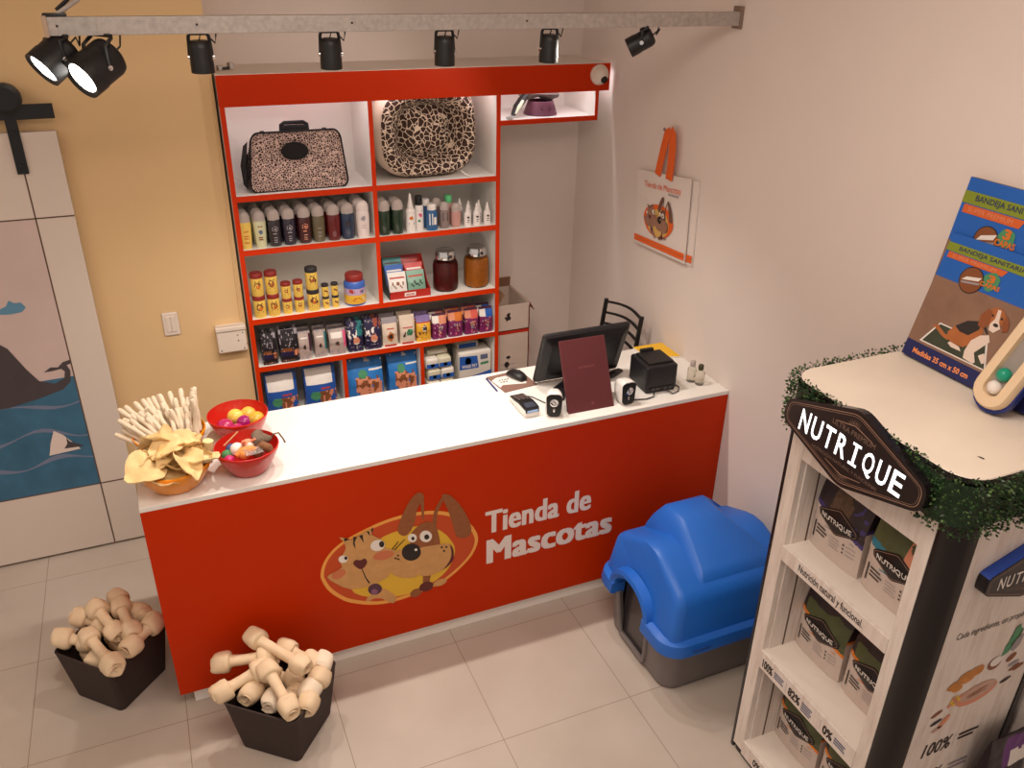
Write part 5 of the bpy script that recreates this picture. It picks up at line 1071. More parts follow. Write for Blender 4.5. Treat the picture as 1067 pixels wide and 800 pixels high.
for a, b_, lab in (((-.395, .265, .29), (-.315, .232, .275), 'rawhide bone at the left corner of the left basket'), ((-.3, .215, .305), (-.218, .045, .29), 'long rawhide bone pointing at the near corner of the left basket'),
    ((-.265, .355, .32), (-.205, .215, .305), 'rawhide bone end up in the centre of the left basket'), ((-.18, .345, .315), (-.145, .2, .30), 'rawhide bone right of centre in the left basket'), ((-.062, .215, .290), (-.145, .13, .283), 'rawhide bone lying along the right near side of the left basket'),
    ((-.19, .43, .295), (-.11, .33, .27), 'rawhide bone at the far corner of the left basket'), ((-.335, .375, .285), (-.26, .32, .265), 'rawhide bone along the far left side of the left basket'), ((-.31, .17, .235), (-.24, .14, .225), 'rawhide bone low inside the near left side of the left basket'),
    ((-.11, .33, .27), (-.06, .25, .275), 'rawhide bone beside the counter in the left basket'), ((-.22, .25, .23), (-.14, .2, .22), 'rawhide bone lowest in the middle of the left basket'), ((-.25, .3, .22), (-.16, .33, .21), 'rawhide bone buried in the middle of the left basket'), ((-.33, .26, .2), (-.2, .13, .19), 'rawhide bone buried near the front of the left basket')):
    place_bone(a, b_, lab, g1, None, 1.05)
for a, b_, lab, m in (((.185, -.12, .30), (.345, -.165, .31), 'rawhide bone sticking out over the left rim of the front basket', None), ((.322, -.105, .36), (.455, -.29, .35), 'rawhide bone on top, pointing from counter to camera, front basket', None),
    ((.168, -.247, .275), (.31, -.215, .30), 'tan rawhide bone poking out low over the left rim of the front basket', None), ((.342, -.26, .325), (.385, -.43, .295), 'rawhide bone pointing down at the near rim of the front basket', None), ((.545, -.25, .275), (.48, -.34, .255), 'pale rawhide bone standing at the right rim of the front basket', BON2),
    ((.245, -.285, .245), (.30, -.23, .245), 'rawhide bone end tucked at the left rim of the front basket', None), ((.32, -.355, .245), (.36, -.29, .235), 'pale rawhide bone end at the near left of the front basket', BON2), ((.43, -.15, .30), (.505, -.225, .285), 'rawhide bone at the back right of the front basket', None),
    ((.46, -.4, .25), (.52, -.31, .265), 'tan rawhide bone end by the right near rim of the front basket', None), ((.33, -.2, .24), (.46, -.25, .23), 'rawhide bone buried in the middle of the front basket', None), ((.38, -.36, .215), (.45, -.26, .2), 'rawhide bone buried near the front of the front basket', None)):
    place_bone(a, b_, lab, g2, m, 1.05)
# ---------------------------------------------------------------- blue pet house
random.seed(21)
BLUEP = C('blue_plastic', 32, 104, 202, .42, noise_amt=.06, noise_scale=8, bump=.05, bump_scale=180)
GREYP = C('grey_plastic', 116, 108, 106, .45, noise_amt=.06, noise_scale=8)
FLAP = C('smoky_flap', 52, 48, 50, .25, coat=.3)
def carve(name, solid, cutters, parent):
    """solid minus cutters, baked into one mesh object"""
    o = solid.build(name); cs = []
    for k, c in enumerate(cutters):
        q = c.build('cutter'); cs.append(q); m = o.modifiers.new('cut%d' % k, 'BOOLEAN'); m.object = q; m.operation = 'DIFFERENCE'; m.solver = 'EXACT'
    dg = bpy.context.evaluated_depsgraph_get(); dg.update()
    me = bpy.data.meshes.new_from_object(o.evaluated_get(dg)); me.name = name
    o.modifiers.clear(); o.data = me
    for q in cs: bpy.data.objects.remove(q)
    o.parent = parent
    me.set_sharp_from_angle(angle=radians(38))
    return o
HX, HY = 2.19, -.44
t = thing('pet_house', 'blue and grey plastic covered pet house with arched doorway', 'pet house', (HX, HY, 0))
RR = lambda x0, y0, x1, y1, r, z: [V((x-HX, y-HY, z)) for x, y in rrect(x0, y0, x1, y1, r, 6)]
arch = lambda hw, top, z0=0: [(-hw*.82, z0), (-hw*.9, z0+.06), (-hw, top*.55)]+[(-hw*cos(a), top-hw*.95+hw*.95*sin(a)) for a in [pi*k/14 for k in range(1, 14)]]+[(hw, top*.55), (hw*.9, z0+.06), (hw*.82, z0)]
AY = -.415
def archcut(hw, top, z0, x0, x1):
    q = B(); pts = arch(hw, top, z0); q.rings([[V((x-HX, AY-HY-p[0], p[1])) for p in pts] for x in (x0, x1)], GREYP, smooth=False)
    bmesh.ops.recalc_face_normals(q.bm, faces=q.bm.faces[:]); return q
s = B(); s.rings([RR(1.905, -.665, 2.475, -.215, .06, 0), RR(1.888, -.682, 2.492, -.198, .07, .012), RR(1.868, -.712, 2.512, -.168, .075, .262)], GREYP)
c1 = B(); c1.rings([RR(1.91, -.66, 2.47, -.22, .055, .012), RR(1.89, -.69, 2.49, -.19, .06, .3)], GREYP)
carve('base_tub', s, [c1, archcut(.128, .395, .028, 1.6, 2.0)], t)
# roof: rim band, walls and gable
q = B()
def gx(z): return max(0, z-.31)*.16
prof = [(-.722, .30), (-.715, .36), (-.702, .47), (-.69, .497), (-.664, .52), (-.52, .585), (-.475, .6), (-.405, .6), (-.36, .585), (-.216, .52), (-.19, .497), (-.178, .47), (-.165, .36), (-.158, .30)]
cy = -.44
def gab(x0, ins, sgn, zi=0): return [V((x0+sgn*gx(z)-HX, cy+(y-cy)*(1-ins/.28)-HY, z-(zi if z > .48 else 0))) for y, z in prof]
q.rings([gab(1.862, .055, 1, .022), gab(1.868, .022, 1, .008), gab(1.882, .006, 1, .002), gab(1.91, 0, 1), gab(2.47, 0, -1), gab(2.498, .006, -1, .002), gab(2.512, .03, -1, .01)], BLUEP)
bmesh.ops.recalc_face_normals(q.bm, faces=q.bm.faces[:])
rm = B(); rm.rings([RR(1.842, -.737, 2.538, -.143, .10, .244), RR(1.83, -.75, 2.548, -.13, .10, .25), RR(1.828, -.752, 2.55, -.128, .10, .262), RR(1.834, -.745, 2.544, -.135, .10, .306), RR(1.85, -.73, 2.53, -.15, .10, .318)], BLUEP)
bmesh.ops.recalc_face_normals(rm.bm, faces=rm.bm.faces[:])
c2 = B(); c2.rings([RR(1.90, -.68, 2.48, -.2, .06, .2), RR(1.90, -.68, 2.48, -.2, .06, .4)], BLUEP); bmesh.ops.recalc_face_normals(c2.bm, faces=c2.bm.faces[:])
carve('rim_band', rm, [c2, archcut(.128, .395, -.05, 1.6, 2.0)], t)
c1 = B(); c1.rings([[V((x-HX, HY*0+cy+(y-cy)*.93-HY, min(z, .57)-.012 if z > .4 else .2)) for y, z in prof] for x in (1.965, 2.44)], BLUEP, smooth=False); bmesh.ops.recalc_face_normals(c1.bm, faces=c1.bm.faces[:])
roof = carve('roof_cover', q, [c1, archcut(.128, .395, -.05, 1.6, 2.0)], t)
q = B()     # raised saddle across the ridge
sad = [(-.655, .515), (-.64, .548), (-.615, .566), (-.455, .655), (-.415, .672), (-.31, .675), (-.275, .66), (-.235, .60), (-.225, .53)]
def sring(k, off):
    o_ = []
    for y, z in sad:
        xl = 2.025+(z-.515)*.28+(.0 if z > .6 else 0); xr = 2.45-(z-.515)*1.15
        zz = z-off; o_.append(V(((xl if k < 0 else xr)-HX, cy+(y-cy)*(1-off*.35)-HY, zz)))
    return o_
def base(k): return [p + V((k*.03, 0, -.045)) for p in sring(k, 0)]
q.rings([base(-1), sring(-1, .006), [p+V((.014, 0, .006)) for p in sring(-1, .004)], [p+V((-.014, 0, .006)) for p in sring(1, .004)], sring(1, .006), base(1)], BLUEP, closed=True)
q.build('raised_saddle', t)
q = B()     # arched lip round the doorway
P1 = [(-.155, .262), (-.158, .30)]+[(-.158*cos(a), .30+.135*sin(a)) for a in [pi*k/16 for k in range(1, 16)]]+[(.158, .30), (.155, .262)]
P0 = [(-.126, .252), (-.128, .28)]+[(-.128*cos(a), .285+.112*sin(a)) for a in [pi*k/16 for k in range(1, 16)]]+[(.128, .28), (.126, .252)]
Lx = lambda pts, x: [V((x-HX, AY-HY-p[0], p[1])) for p in pts]
q.rings([Lx(P0, 1.9), Lx(P0, 1.842), Lx([((a[0]+b_[0])/2, (a[1]+b_[1])/2) for a, b_ in zip(P0, P1)], 1.832), Lx(P1, 1.838), Lx([(p[0]*1.04, p[1]*1.01) for p in P1], 1.88)], BLUEP, closed=False)
q.build('arch_lip', t)
q = B(); PB = [(-.126, .25), (-.112, .1), (-.1, .034), (-.09, .026), (.09, .026), (.1, .034), (.112, .1), (.126, .25)]
q.tube([(1.868-HX+(.02*(1-p[1]/.26)), AY-HY-p[0], p[1]) for p in PB], .012, GREYP, 8); q.build('door_frame', t)
q = B(); pts = arch(.122, .385, .034); q.prism([(p[0], p[1]) for p in pts], (V((1.9-HX, AY-HY, 0)), V((0, -1, 0)), V((.04, 0, 1)).normalized()), FLAP, .004); q.build('door_flap', t)
q = B(); q.box((1.998-HX, -.7515-HY, .277), (.085, .004, .016), C('blue_recess', 24, 80, 168, .5), .0015); q.build('clip_slot', t)

# ---------------------------------------------------------------- tote bags on the wall
TOTEC = dict(tan=C('tote_print_tan', 152, 112, 92, .8), brown=C('tote_print_brown', 112, 78, 64, .8), yellow=C('tote_print_yellow', 214, 172, 96, .8), blush=C('tote_print_blush', 150, 100, 84, .8))
TOTE = C('tote_white', 226, 214, 206, .8, bump=.06, bump_scale=120); TOR = C('tote_orange', 226, 98, 34, .8)
def tote(label, x, dy, dz, front):
    t = thing('tote_bag', label, 'bag', (x, .68+dy, 1.655+dz), 0, 'shop tote bags hanging on the wall')
    fr = FW(0, 0, 0)
    cor = [(-.248, .176), (.222, .229), (.242, -.174), (-.218, -.198)]
    q = B(); nn = 10; rs = []
    for a in range(nn+1):
        r = []
        for s_ in (-1, 1):
            for k in range(nn+1):
                kk = k if s_ < 0 else nn-k
                u, v = kk/nn, a/nn
                l = V(cor[3]).lerp(V(cor[0]), v) if False else (cor[3][0]+(cor[0][0]-cor[3][0])*v, cor[3][1]+(cor[0][1]-cor[3][1])*v)
                rr = (cor[2][0]+(cor[1][0]-cor[2][0])*v, cor[2][1]+(cor[1][1]-cor[2][1])*v)
                X, Z = l[0]+(rr[0]-l[0])*u, l[1]+(rr[1]-l[1])*u
                r.append(V((s_*(.003+.004*sin(pi*u)*sin(pi*min(1, v*1.1+.05))), -X, Z)))
        rs.append(r)
    q.rings(rs, TOTE); q.build('bag_body', t)
    def bl(u, v): # bilinear over the bag front
        l = (cor[3][0]+(cor[0][0]-cor[3][0])*v, cor[3][1]+(cor[0][1]-cor[3][1])*v); rr = (cor[2][0]+(cor[1][0]-cor[2][0])*v, cor[2][1]+(cor[1][1]-cor[2][1])*v)
        return (l[0]+(rr[0]-l[0])*u, l[1]+(rr[1]-l[1])*u)
    def band(q, v0, v1, m, d=.009):
        q.poly([bl(0, v0), bl(1, v0), bl(1, v1), bl(0, v1)], fr, m, d=d)
    q = B(); band(q, .085, .125, TOR); band(q, .04, .08, TOR); 
    q.build('orange_band', t)
    if front:
        q = B(); 
        F = lambda X, Y, d: V((-.0095-d, 0, 0)) + V((0, -bl(X, Y)[0], bl(X, Y)[1]))
        q.text('Tienda de Mascotas', fr, .17, .86, .80, .875, TOR, F=F)
        q.text('Pet shop', fr, .64, .84, .745, .775, PR_GR, F=F) if False else None
        for k in range(6): q.poly([bl(.64+.033*k, .755), bl(.66+.033*k, .755), bl(.66+.033*k, .78), bl(.64+.033*k, .78)], fr, PR_GR, d=.0095)
        q.build('lettering', t)
        q = B(); cx, cz = .956, .4935
        for m, l, pts in LOGO:
            if m in ('rim',): continue
            mm = TOR if m == 'field' else TOTEC.get(m, LOGOC[m])
            pr_ = []
            for x, z in pts:
                u = .48+(x-cx)*.88; v = .40+(z-cz)*1.02
                pr_.append(bl(u, v))
            q.poly(pr_, fr, mm, d=.0098+.0005*l)
        q.build('cat_and_dog_emblem', t)
        q = B()
        for dx, yo in ((0, 0), (.0, .012)):
            pts = [(-.006-yo, .075, .2), (-.006-yo, .05, .27), (-.005-yo, .02, .36), (-.005-yo, -.015, .415), (-.005-yo, -.06, .42), (-.005-yo, -.085, .36), (-.006-yo, -.09, .27), (-.006-yo, -.09, .21)]
            pts = [(x_+.008, y_+(.06-.0 if False else 0), z_) for x_, y_, z_ in pts]
            rs = []
            for p in pts: rs.append(p)
        # broad webbing strap, folded over the hook
        def strap(pts, w, m):
            vv = []
            for k, p in enumerate(pts):
                a = V(pts[max(0, k-1)]); b_ = V(pts[min(len(pts)-1, k+1)]); tg = (b_-a).normalized(); sd = tg.cross(V((1, 0, 0))).normalized()
                vv.append([V(p)-sd*w/2-V((.0015, 0, 0)), V(p)+sd*w/2-V((.0015, 0, 0)), V(p)+sd*w/2+V((.0015, 0, 0)), V(p)-sd*w/2+V((.0015, 0, 0))])
            q.rings(vv, m, smooth=False)
        strap([(-.010, .05, .19), (-.010, .038, .25), (-.009, .02, .33), (-.008, .005, .39), (-.006, -.02, .408)], .05, TOR)
        strap([(-.013, -.055, .19), (-.013, -.06, .26), (-.013, -.058, .34), (-.012, -.05, .395), (-.008, -.02, .412)], .055, TOR)
        q.build('handle', t)
    return t
tote('white shop tote bag with orange handles and cat and dog emblem on wall', 2.54, 0, 0, True)
tote('second white tote bag hanging behind the emblem one', 2.556, -.045, -.002, False)
q = B(); q.lathe([(.004, 0), (.004, .03), (.009, .033), (.009, .038), (.001, .039)], CHROME, (0, 0, 0), 12, M=Matrix.Rotation(-pi/2, 3, 'Y'))
tag(q.build('wall_hook', None, (XW, .70, 2.068)), 'small metal hook holding the orange tote bag handles', 'hook')

# ---------------------------------------------------------------- pet food display stand
DX, DY = 2.27, -1.32
t = thing('display_stand', 'tall whitewashed pet food display stand with lit black sign and leafy green trim', 'display stand', (DX, DY, 0))
def wood():
    m = bpy.data.materials.new('whitewashed_wood'); m.use_nodes = True; nt = m.node_tree; b = nt.nodes['Principled BSDF']; L = nt.links.new
    tc = nt.nodes.new('ShaderNodeTexCoord'); mp = nt.nodes.new('ShaderNodeMapping'); mp.inputs['Scale'].default_value = (18, 18, 2.2); L(tc.outputs['Object'], mp.inputs[0])
    n1 = nt.nodes.new('ShaderNodeTexNoise'); n1.inputs['Scale'].default_value = 2.2; n1.inputs['Detail'].default_value = 7; n1.inputs['Roughness'].default_value = .65; L(mp.outputs[0], n1.inputs[0])
    cr = nt.nodes.new('ShaderNodeValToRGB'); L(n1.outputs['Fac'], cr.inputs[0])
    cr.color_ramp.elements[0].position = .32; cr.color_ramp.elements[0].color = (*s2l(208, 193, 182), 1); cr.color_ramp.elements[1].position = .55; cr.color_ramp.elements[1].color = (*s2l(226, 216, 208), 1)
    L(cr.outputs[0], b.inputs['Base Color']); b.inputs['Roughness'].default_value = .6; return m
WOOD = wood(); BLG = C('black_gloss_panel', 24, 20, 22, .25)
dP = lambda x, y, z: (x-DX, y-DY, z)
def bxp(name, a, b_, m, bev=.001):
    return B().bx(dP(*a), dP(*b_), m, bev).build(name, t)
XB = 2.53
q = B(); q.bx(dP(2.0, -1.016, .0), dP(XB, -1.0, 1.63), BLG, .004)
q.rings([[V((x-DX, y-DY, z)) for x, y in [(2.003, -1.583), (2.0, -1.595), (2.004, -1.62), (2.018, -1.642), (2.04, -1.654), (2.066, -1.658), (2.066, -1.583)]] for z in (0, 1.63)], BLG)
q.bx(dP(2.507, -1.66, 0), dP(XB, -1.6, 1.63), BLG); q.build('black_casing', t)
bxp('front_stile', (2.0, -1.07, .03), (2.025, -1.016, 1.55), WOOD)
bxp('front_stile', (2.0, -1.583, .03), (2.025, -1.54, 1.55), WOOD)
bxp('top_rail', (2.002, -1.54, 1.375), (2.025, -1.07, 1.55), WOOD)
bxp('inner_side', (2.025, -1.075, .03), (2.40, -1.06, 1.55), WOOD); bxp('inner_side', (2.025, -1.55, .03), (2.40, -1.535, 1.55), WOOD)
q = B(); q.bx(dP(2.083, -1.0765, .03), dP(2.089, -1.075, 1.375), C('wood_groove', 96, 78, 66, .8)); q.build('side_groove', t)
bxp('back_board', (2.40, -1.56, .03), (2.415, -1.05, 1.6), WOOD)
SHW = C('display_shelf_white', 226, 216, 206, .45)
for zt_, hh_ in ((1.035, .058), (.562, .078), (.09, .07)):
    s_ = bxp('shelf', (2.006, -1.54, zt_-.02), (2.40, -1.07, zt_), SHW)
    q = B(); q.bx(dP(1.996, -1.541, zt_-hh_), dP(2.008, -1.069, zt_+.001), WOOD, .002); q.build('shelf_front', s_)
    q = B(); fr_ = (V((1.9955-DX, 0-DY, 0)), V((0, -1, 0)), V((0, 0, 1)))
    DKT = C('print_charcoal', 50, 40, 40, .6)
    if zt_ > 1: q.text('Nutrición natural y funcional.', fr_, 1.158, 1.445, zt_-.05, zt_-.012, DKT, d=.0006, bold=.012)
    elif zt_ > .5:
        for s2, a, w_ in (('100%', 1.088, .055), ('82%', 1.228, .06), ('0%', 1.402, .045)):
            q.text(s2, fr_, a, a+w_, zt_-.062, zt_-.024, DKT, d=.0006, bold=.04)
        for a, n_ in ((1.152, 3), (1.297, 4), (1.455, 3)):
            for k in range(n_): q.poly([(a, zt_-.028-.0105*k), (a+.05-.006*(k % 2), zt_-.028-.0105*k), (a+.05-.006*(k % 2), zt_-.034-.0105*k), (a, zt_-.034-.0105*k)], fr_, PR_BL, d=.0006)
        for a in (1.215, 1.388): q.poly([(a, zt_-.065), (a+.0015, zt_-.065), (a+.0015, zt_-.02), (a, zt_-.02)], fr_, PR_GR, d=.0006)
    else:
        q.text('0%', fr_, 1.14, 1.18, zt_-.055, zt_-.02, DKT, d=.0006, bold=.03)
    q.build('lettering', s_)
bxp('plinth', (2.004, -1.56, 0), (2.45, -1.03, .03), BLG)
sp_ = bxp('poster_panel', (2.066, -1.655, .02), (2.507, -1.63, 1.62), WOOD)
fp_ = FX(-DX, -1.6555-DY, 0)
q = B()
q.text('Cada ingrediente, un propósito.', fp_, 2.118, 2.43, 1.08, 1.112, DKT, d=.0008, shear=.1)
q.text('100%', fp_, 2.14, 2.262, .59, .65, DKT, d=.0008, bold=.02, shear=.15); q.text('82%', fp_, 2.16, 2.262, .455, .51, DKT, d=.0008, bold=.01, shear=.15)
for z in (.628, .61): q.poly([(2.29, z), (2.375-(.628-z)*1, z), (2.375-(.628-z)*1, z+.01), (2.29, z+.01)], fp_, PR_DK, d=.0008)
for z in (.49, .47): q.poly([(2.29, z), (2.375, z), (2.375, z+.01), (2.29, z+.01)], fp_, PR_GR, d=.0008)
q.poly([(2.272, .59), (2.2735, .59), (2.2735, .65), (2.272, .65)], fp_, PR_GR, d=.0008)
q.build('poster_lettering', sp_)
q = B()
PK2 = C('photo_meat_pink', 206, 168, 150, .6, noise_amt=.25, noise_scale=25); OR2 = C('photo_chicken_orange', 212, 140, 66, .6, noise_amt=.35, noise_scale=30)
def tilt(pts, c, a): return [(c[0]+(x-c[0])*cos(a)-(z-c[1])*sin(a), c[1]+(x-c[0])*sin(a)+(z-c[1])*cos(a)) for x, z in pts]
c_ = (2.30, .815)
q.poly(tilt(ell(2.30, .81, .085, .04), c_, .12), fp_, PR_SKIN, d=.0008); q.poly(tilt(ell(2.305, .818, .075, .031), c_, .12), fp_, PK2, d=.0012)
q.poly(tilt(ell(2.30, .82, .045, .004, 10), c_, .25), fp_, PR_BR, d=.0016); q.poly(tilt(ell(2.30, .81, .04, .003, 10), c_, .2), fp_, PR_BR, d=.0016)
for x, z, r in ((2.185, .885, .026), (2.225, .905, .032), (2.262, .918, .026), (2.20, .87, .018)): q.poly(blob(x, z, r, 12, .12, 1.2, .75), fp_, OR2, d=.0012+x*.001-.0018)
q.poly(ell(2.335, .92, .028, .026), fp_, PR_BR, d=.0012); q.poly(ell(2.338, .927, .024, .019), fp_, PR_W, d=.0016)
q.poly(tilt(ell(2.407, .918, .022, .013), (2.407, .918), .6), fp_, PR_BR, d=.0012)
for x, z, m_, k_ in ((2.375, .975, PR_GN, 0), (2.395, 1.0, C('photo_leaf_dark', 60, 84, 56, .6), 1), (2.405, .975, PR_GR, 2), (2.385, 1.02, PR_GN, 3)): q.poly(tilt(blob(x, z, .026, 10, .25, .7, 1.3), (x, z), -.35), fp_, m_, d=.0012+.0003*k_)
for k in range(9): q.poly(blob(2.19+.016*(k % 3)+.004*(k//3), .80+.014*(k//3), .008, 7, .3), fp_, PR_YE if k % 2 else PR_SKIN, d=.0012)
for x, z, a, m_ in ((2.155, .745, .3, PR_DK), (2.145, .785, .4, PR_BR), (2.42, .82, .3, PR_DK), (2.44, .865, .4, PR_BR), (2.46, .86, .4, PR_BR), (2.43, .885, .2, PR_GR)): q.poly(tilt(ell(x, z, .024, .008, 10), (x, z), a), fp_, m_, d=.0012)
q.poly(tilt(ell(2.19, .735, .03, .012, 12), (2.19, .735), .9), fp_, PR_SKIN, d=.0012); q.poly(tilt(ell(2.17, .71, .022, .009, 12), (2.17, .71), .3), fp_, PK2, d=.0012)
q.build('food_photo', sp_)
# white top and its dark edge
TOPW = C('display_top_white', 242, 230, 214, .5, noise_amt=.1, noise_scale=5)
RD = lambda x0, y0, x1, y1, r, z: [V((x-DX, y-DY, z)) for x, y in rrect(x0, y0, x1, y1, r, 8)]
q = B(); q.rings([RD(1.972, -1.653, 2.548, -.98, .085, 1.632), RD(1.972, -1.653, 2.548, -.98, .085, 1.647), RD(1.974, -1.651, 2.546, -.982, .084, 1.65)], [BLG, TOPW, TOPW], smooth=False)
q.poly([(-.28+.012*0, 0)] and [(2.10-DX, -1.562-DY), (2.103-DX, -1.58-DY), (2.11-DX, -1.578-DY), (2.108-DX, -1.566-DY)], (V((0, 0, 1.65)), V((1, 0, 0)), V((0, 1, 0))), PR_DK, d=.0006)
q.build('top_board', t)
# leafy trim
LEAF = [C('boxwood_leaf', 46, 78, 40, .4, noise_amt=.3, noise_scale=50), C('boxwood_leaf_dark', 30, 52, 30, .4), C('boxwood_leaf_light', 84, 112, 62, .4)]
path = [V((x, y)) for x, y in rrect(1.972, -1.655, 2.552, -.978, .07, 8)]
q = B(); random.seed(3)
q.rings([RD(1.99, -1.635, 2.53, -.998, .08, 1.485), RD(1.968, -1.657, 2.55, -.976, .085, 1.5), RD(1.968, -1.657, 2.55, -.976, .085, 1.628)], LEAF[1], cap0=False, cap1=False, smooth=False)
seg = []
for k in range(len(path)):
    a, b_ = path[k], path[(k+1) % len(path)]; seg.append((a, b_, (b_-a).length))
for a, b_, L in seg:
    nrm = V(((b_-a).y, -(b_-a).x)).normalized()
    if nrm.x > .9: continue          # against the wall
    for k in range(int(L*3700)+1):
        p = a.lerp(b_, random.random()); zt_ = random.random(); out = random.uniform(0, .03)*(1-.25*abs(zt_-.5))
        if nrm.x < -.9 and -1.57 < p.y < -1.04: out *= .2
        p3 = V((p.x+nrm.x*out-DX, p.y+nrm.y*out-DY, 1.478+.178*zt_+(.008*random.random()**3 if zt_ > .85 else 0)))
        if p3.x+DX > 2.551: continue
        kk_ = .2 if (nrm.x < -.9 and -1.57 < p.y < -1.04) else .8
        d = V((nrm.x*kk_+random.uniform(-.7, .7), nrm.y*.8+random.uniform(-.7, .7), random.uniform(-.5, .8))).normalized()
        sd = d.cross(V((random.uniform(-1, 1), random.uniform(-1, 1), random.uniform(-1, 1)))).normalized()
        l_, w_ = random.uniform(.008, .013), random.uniform(.003, .0048); n_ = d.cross(sd)
        m_ = LEAF[0] if random.random() < .55 else (LEAF[1] if random.random() < .6 else LEAF[2])
        vs = [q.bm.verts.new(p3), q.bm.verts.new(p3+d*l_*.5+sd*w_+n_*.0015), q.bm.verts.new(p3+d*l_), q.bm.verts.new(p3+d*l_*.5-sd*w_+n_*.0015)]
        q.face(vs, m_)
q.build('leafy_trim', t)
# lit hexagonal sign
SIGNB = C('sign_black', 26, 20, 22, .35); LINE = C('sign_line_tan', 150, 118, 100, .5)
SUBT = C('sign_small_text', 120, 96, 84, .5)
LITL = mat('lit_letters', (1, 1, 1), .4, emit=(.95, .97, 1), estr=1.6)
def hexa(hw, sh, ap, r):
    raw = [(-hw, sh), (0, ap), (hw, sh), (hw, -sh), (0, -ap*.93), (-hw, -sh)]; out = []
    for k in range(6):
        p0, p1, p2 = [V(raw[(k+j-1) % 6]) for j in range(3)]
        a = p1+(p0-p1).normalized()*r; c = p1+(p2-p1).normalized()*r
        for j in range(5): u = j/4; out.append(tuple(a*(1-u)**2+p1*2*u*(1-u)+c*u*u))
    return out
def nsign(fr, hw, sh, ap, th, lit, par, d0=0):
    s_ = hw/.272
    q = B(); q.prism(hexa(hw, sh, ap, .03*s_), fr, SIGNB, th, d=d0, side=BLG); o = q.build('sign', par)
    q = B()
    for g, w in ((.012, .0022), (.0185, .0012)):
        A_, C_ = hexa(hw-g*s_, sh-g*.55*s_, ap-g*1.1*s_, .024*s_), hexa(hw-(g+w)*s_, sh-(g+w)*.55*s_, ap-(g+w)*1.1*s_, .022*s_)
        for k in range(len(A_)): q.poly([A_[k], A_[(k+1) % len(A_)], C_[(k+1) % len(A_)], C_[k]], fr, LINE, d=d0+th+.0008)
    for s3, z in ((1, .075), (-1, -.078)):
        for k in range(9): a = radians(30+15*k); q.poly([((.02*cos(a)-.001*sin(a))*s_, (z+s3*.016*sin(a)-.01*s3)*s_), ((.036*cos(a))*s_, (z+s3*.034*sin(a)-.01*s3)*s_), ((.02*cos(a)+.001*sin(a))*s_, (z+s3*.016*sin(a)-.01*s3)*s_+.001)], fr, LINE, d=d0+th+.0008)
        q.poly([(-.07*s_, (z-.012*s3)*s_), (-.0*s_, (z+.004*s3)*s_), (.07*s_, (z-.012*s3)*s_), (.07*s_, (z-.014*s3)*s_), (0, (z+.001*s3)*s_), (-.07*s_, (z-.014*s3)*s_)], fr, LINE, d=d0+th+.0008)
    q.build('border_line', o)
    q = B(); mm = LITL if lit else PR_W; dd = d0+th+.001; cw = .0515*s_
    for k, ch in enumerate('NUTRIQUE'):
        cx = (k-3.5)*cw; lw = cw*.38; z0_, z1_ = -.034*s_, .034*s_
        for du, dv in ((0, 0),):
            if ch == 'I':
                t_ = .0045*s_
                for x0_, x1_, y0_, y1_ in ((-t_, t_, z0_, z1_), (-lw*.8, lw*.8, z0_, z0_+t_*1.7), (-lw*.8, lw*.8, z1_-t_*1.7, z1_)):
                    q.poly([(cx+x0_+du, y0_+dv), (cx+x1_+du, y0_+dv), (cx+x1_+du, y1_+dv), (cx+x0_+du, y1_+dv)], fr, mm, d=dd)
            else:
                q.text(ch, fr, cx-lw+du, cx+lw+du, (z0_-.006*s_ if ch == 'Q' else z0_)+dv, z1_+dv, mm, d=dd, bold=.012)
    q.build('lettering', o)
    q = B(); q.text('ULTRA PREMIUM', fr, -.082*s_, .082*s_, .047*s_, .063*s_, SUBT, d=d0+th+.0008); q.text('NUTRICIÓN NATURAL Y FUNCIONAL', fr, -.13*s_, .13*s_, -.058*s_, -.045*s_, SUBT, d=d0+th+.0008); q.build('small_lettering', o)
    return o
nsign((V((1.96-DX, -1.304-DY, 1.556)), V((0, -1, 0)), V((.10, 0, 1)).normalized()), .272, .036, .128, .03, True, t, 0)
so_ = nsign(FX(2.283-DX, -1.655-DY, 1.305), .167, .028, .088, .035, False, t, 0)
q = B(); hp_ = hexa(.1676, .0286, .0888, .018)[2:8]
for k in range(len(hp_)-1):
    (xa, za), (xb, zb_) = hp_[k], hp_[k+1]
    q.face([q.bm.verts.new((2.283-DX+x, y-DY, 1.305+z)) for x, z, y in ((xa, za, -1.656), (xb, zb_, -1.656), (xb, zb_, -1.688), (xa, za, -1.688))], C('painted_blue_edge_light', 36, 70, 160, .4))  # blue light falling on the upper side faces, painted as a thin strip
tag(q.build('painted_light_strip', so_), 'blue light painted along the upper edge of the side sign')

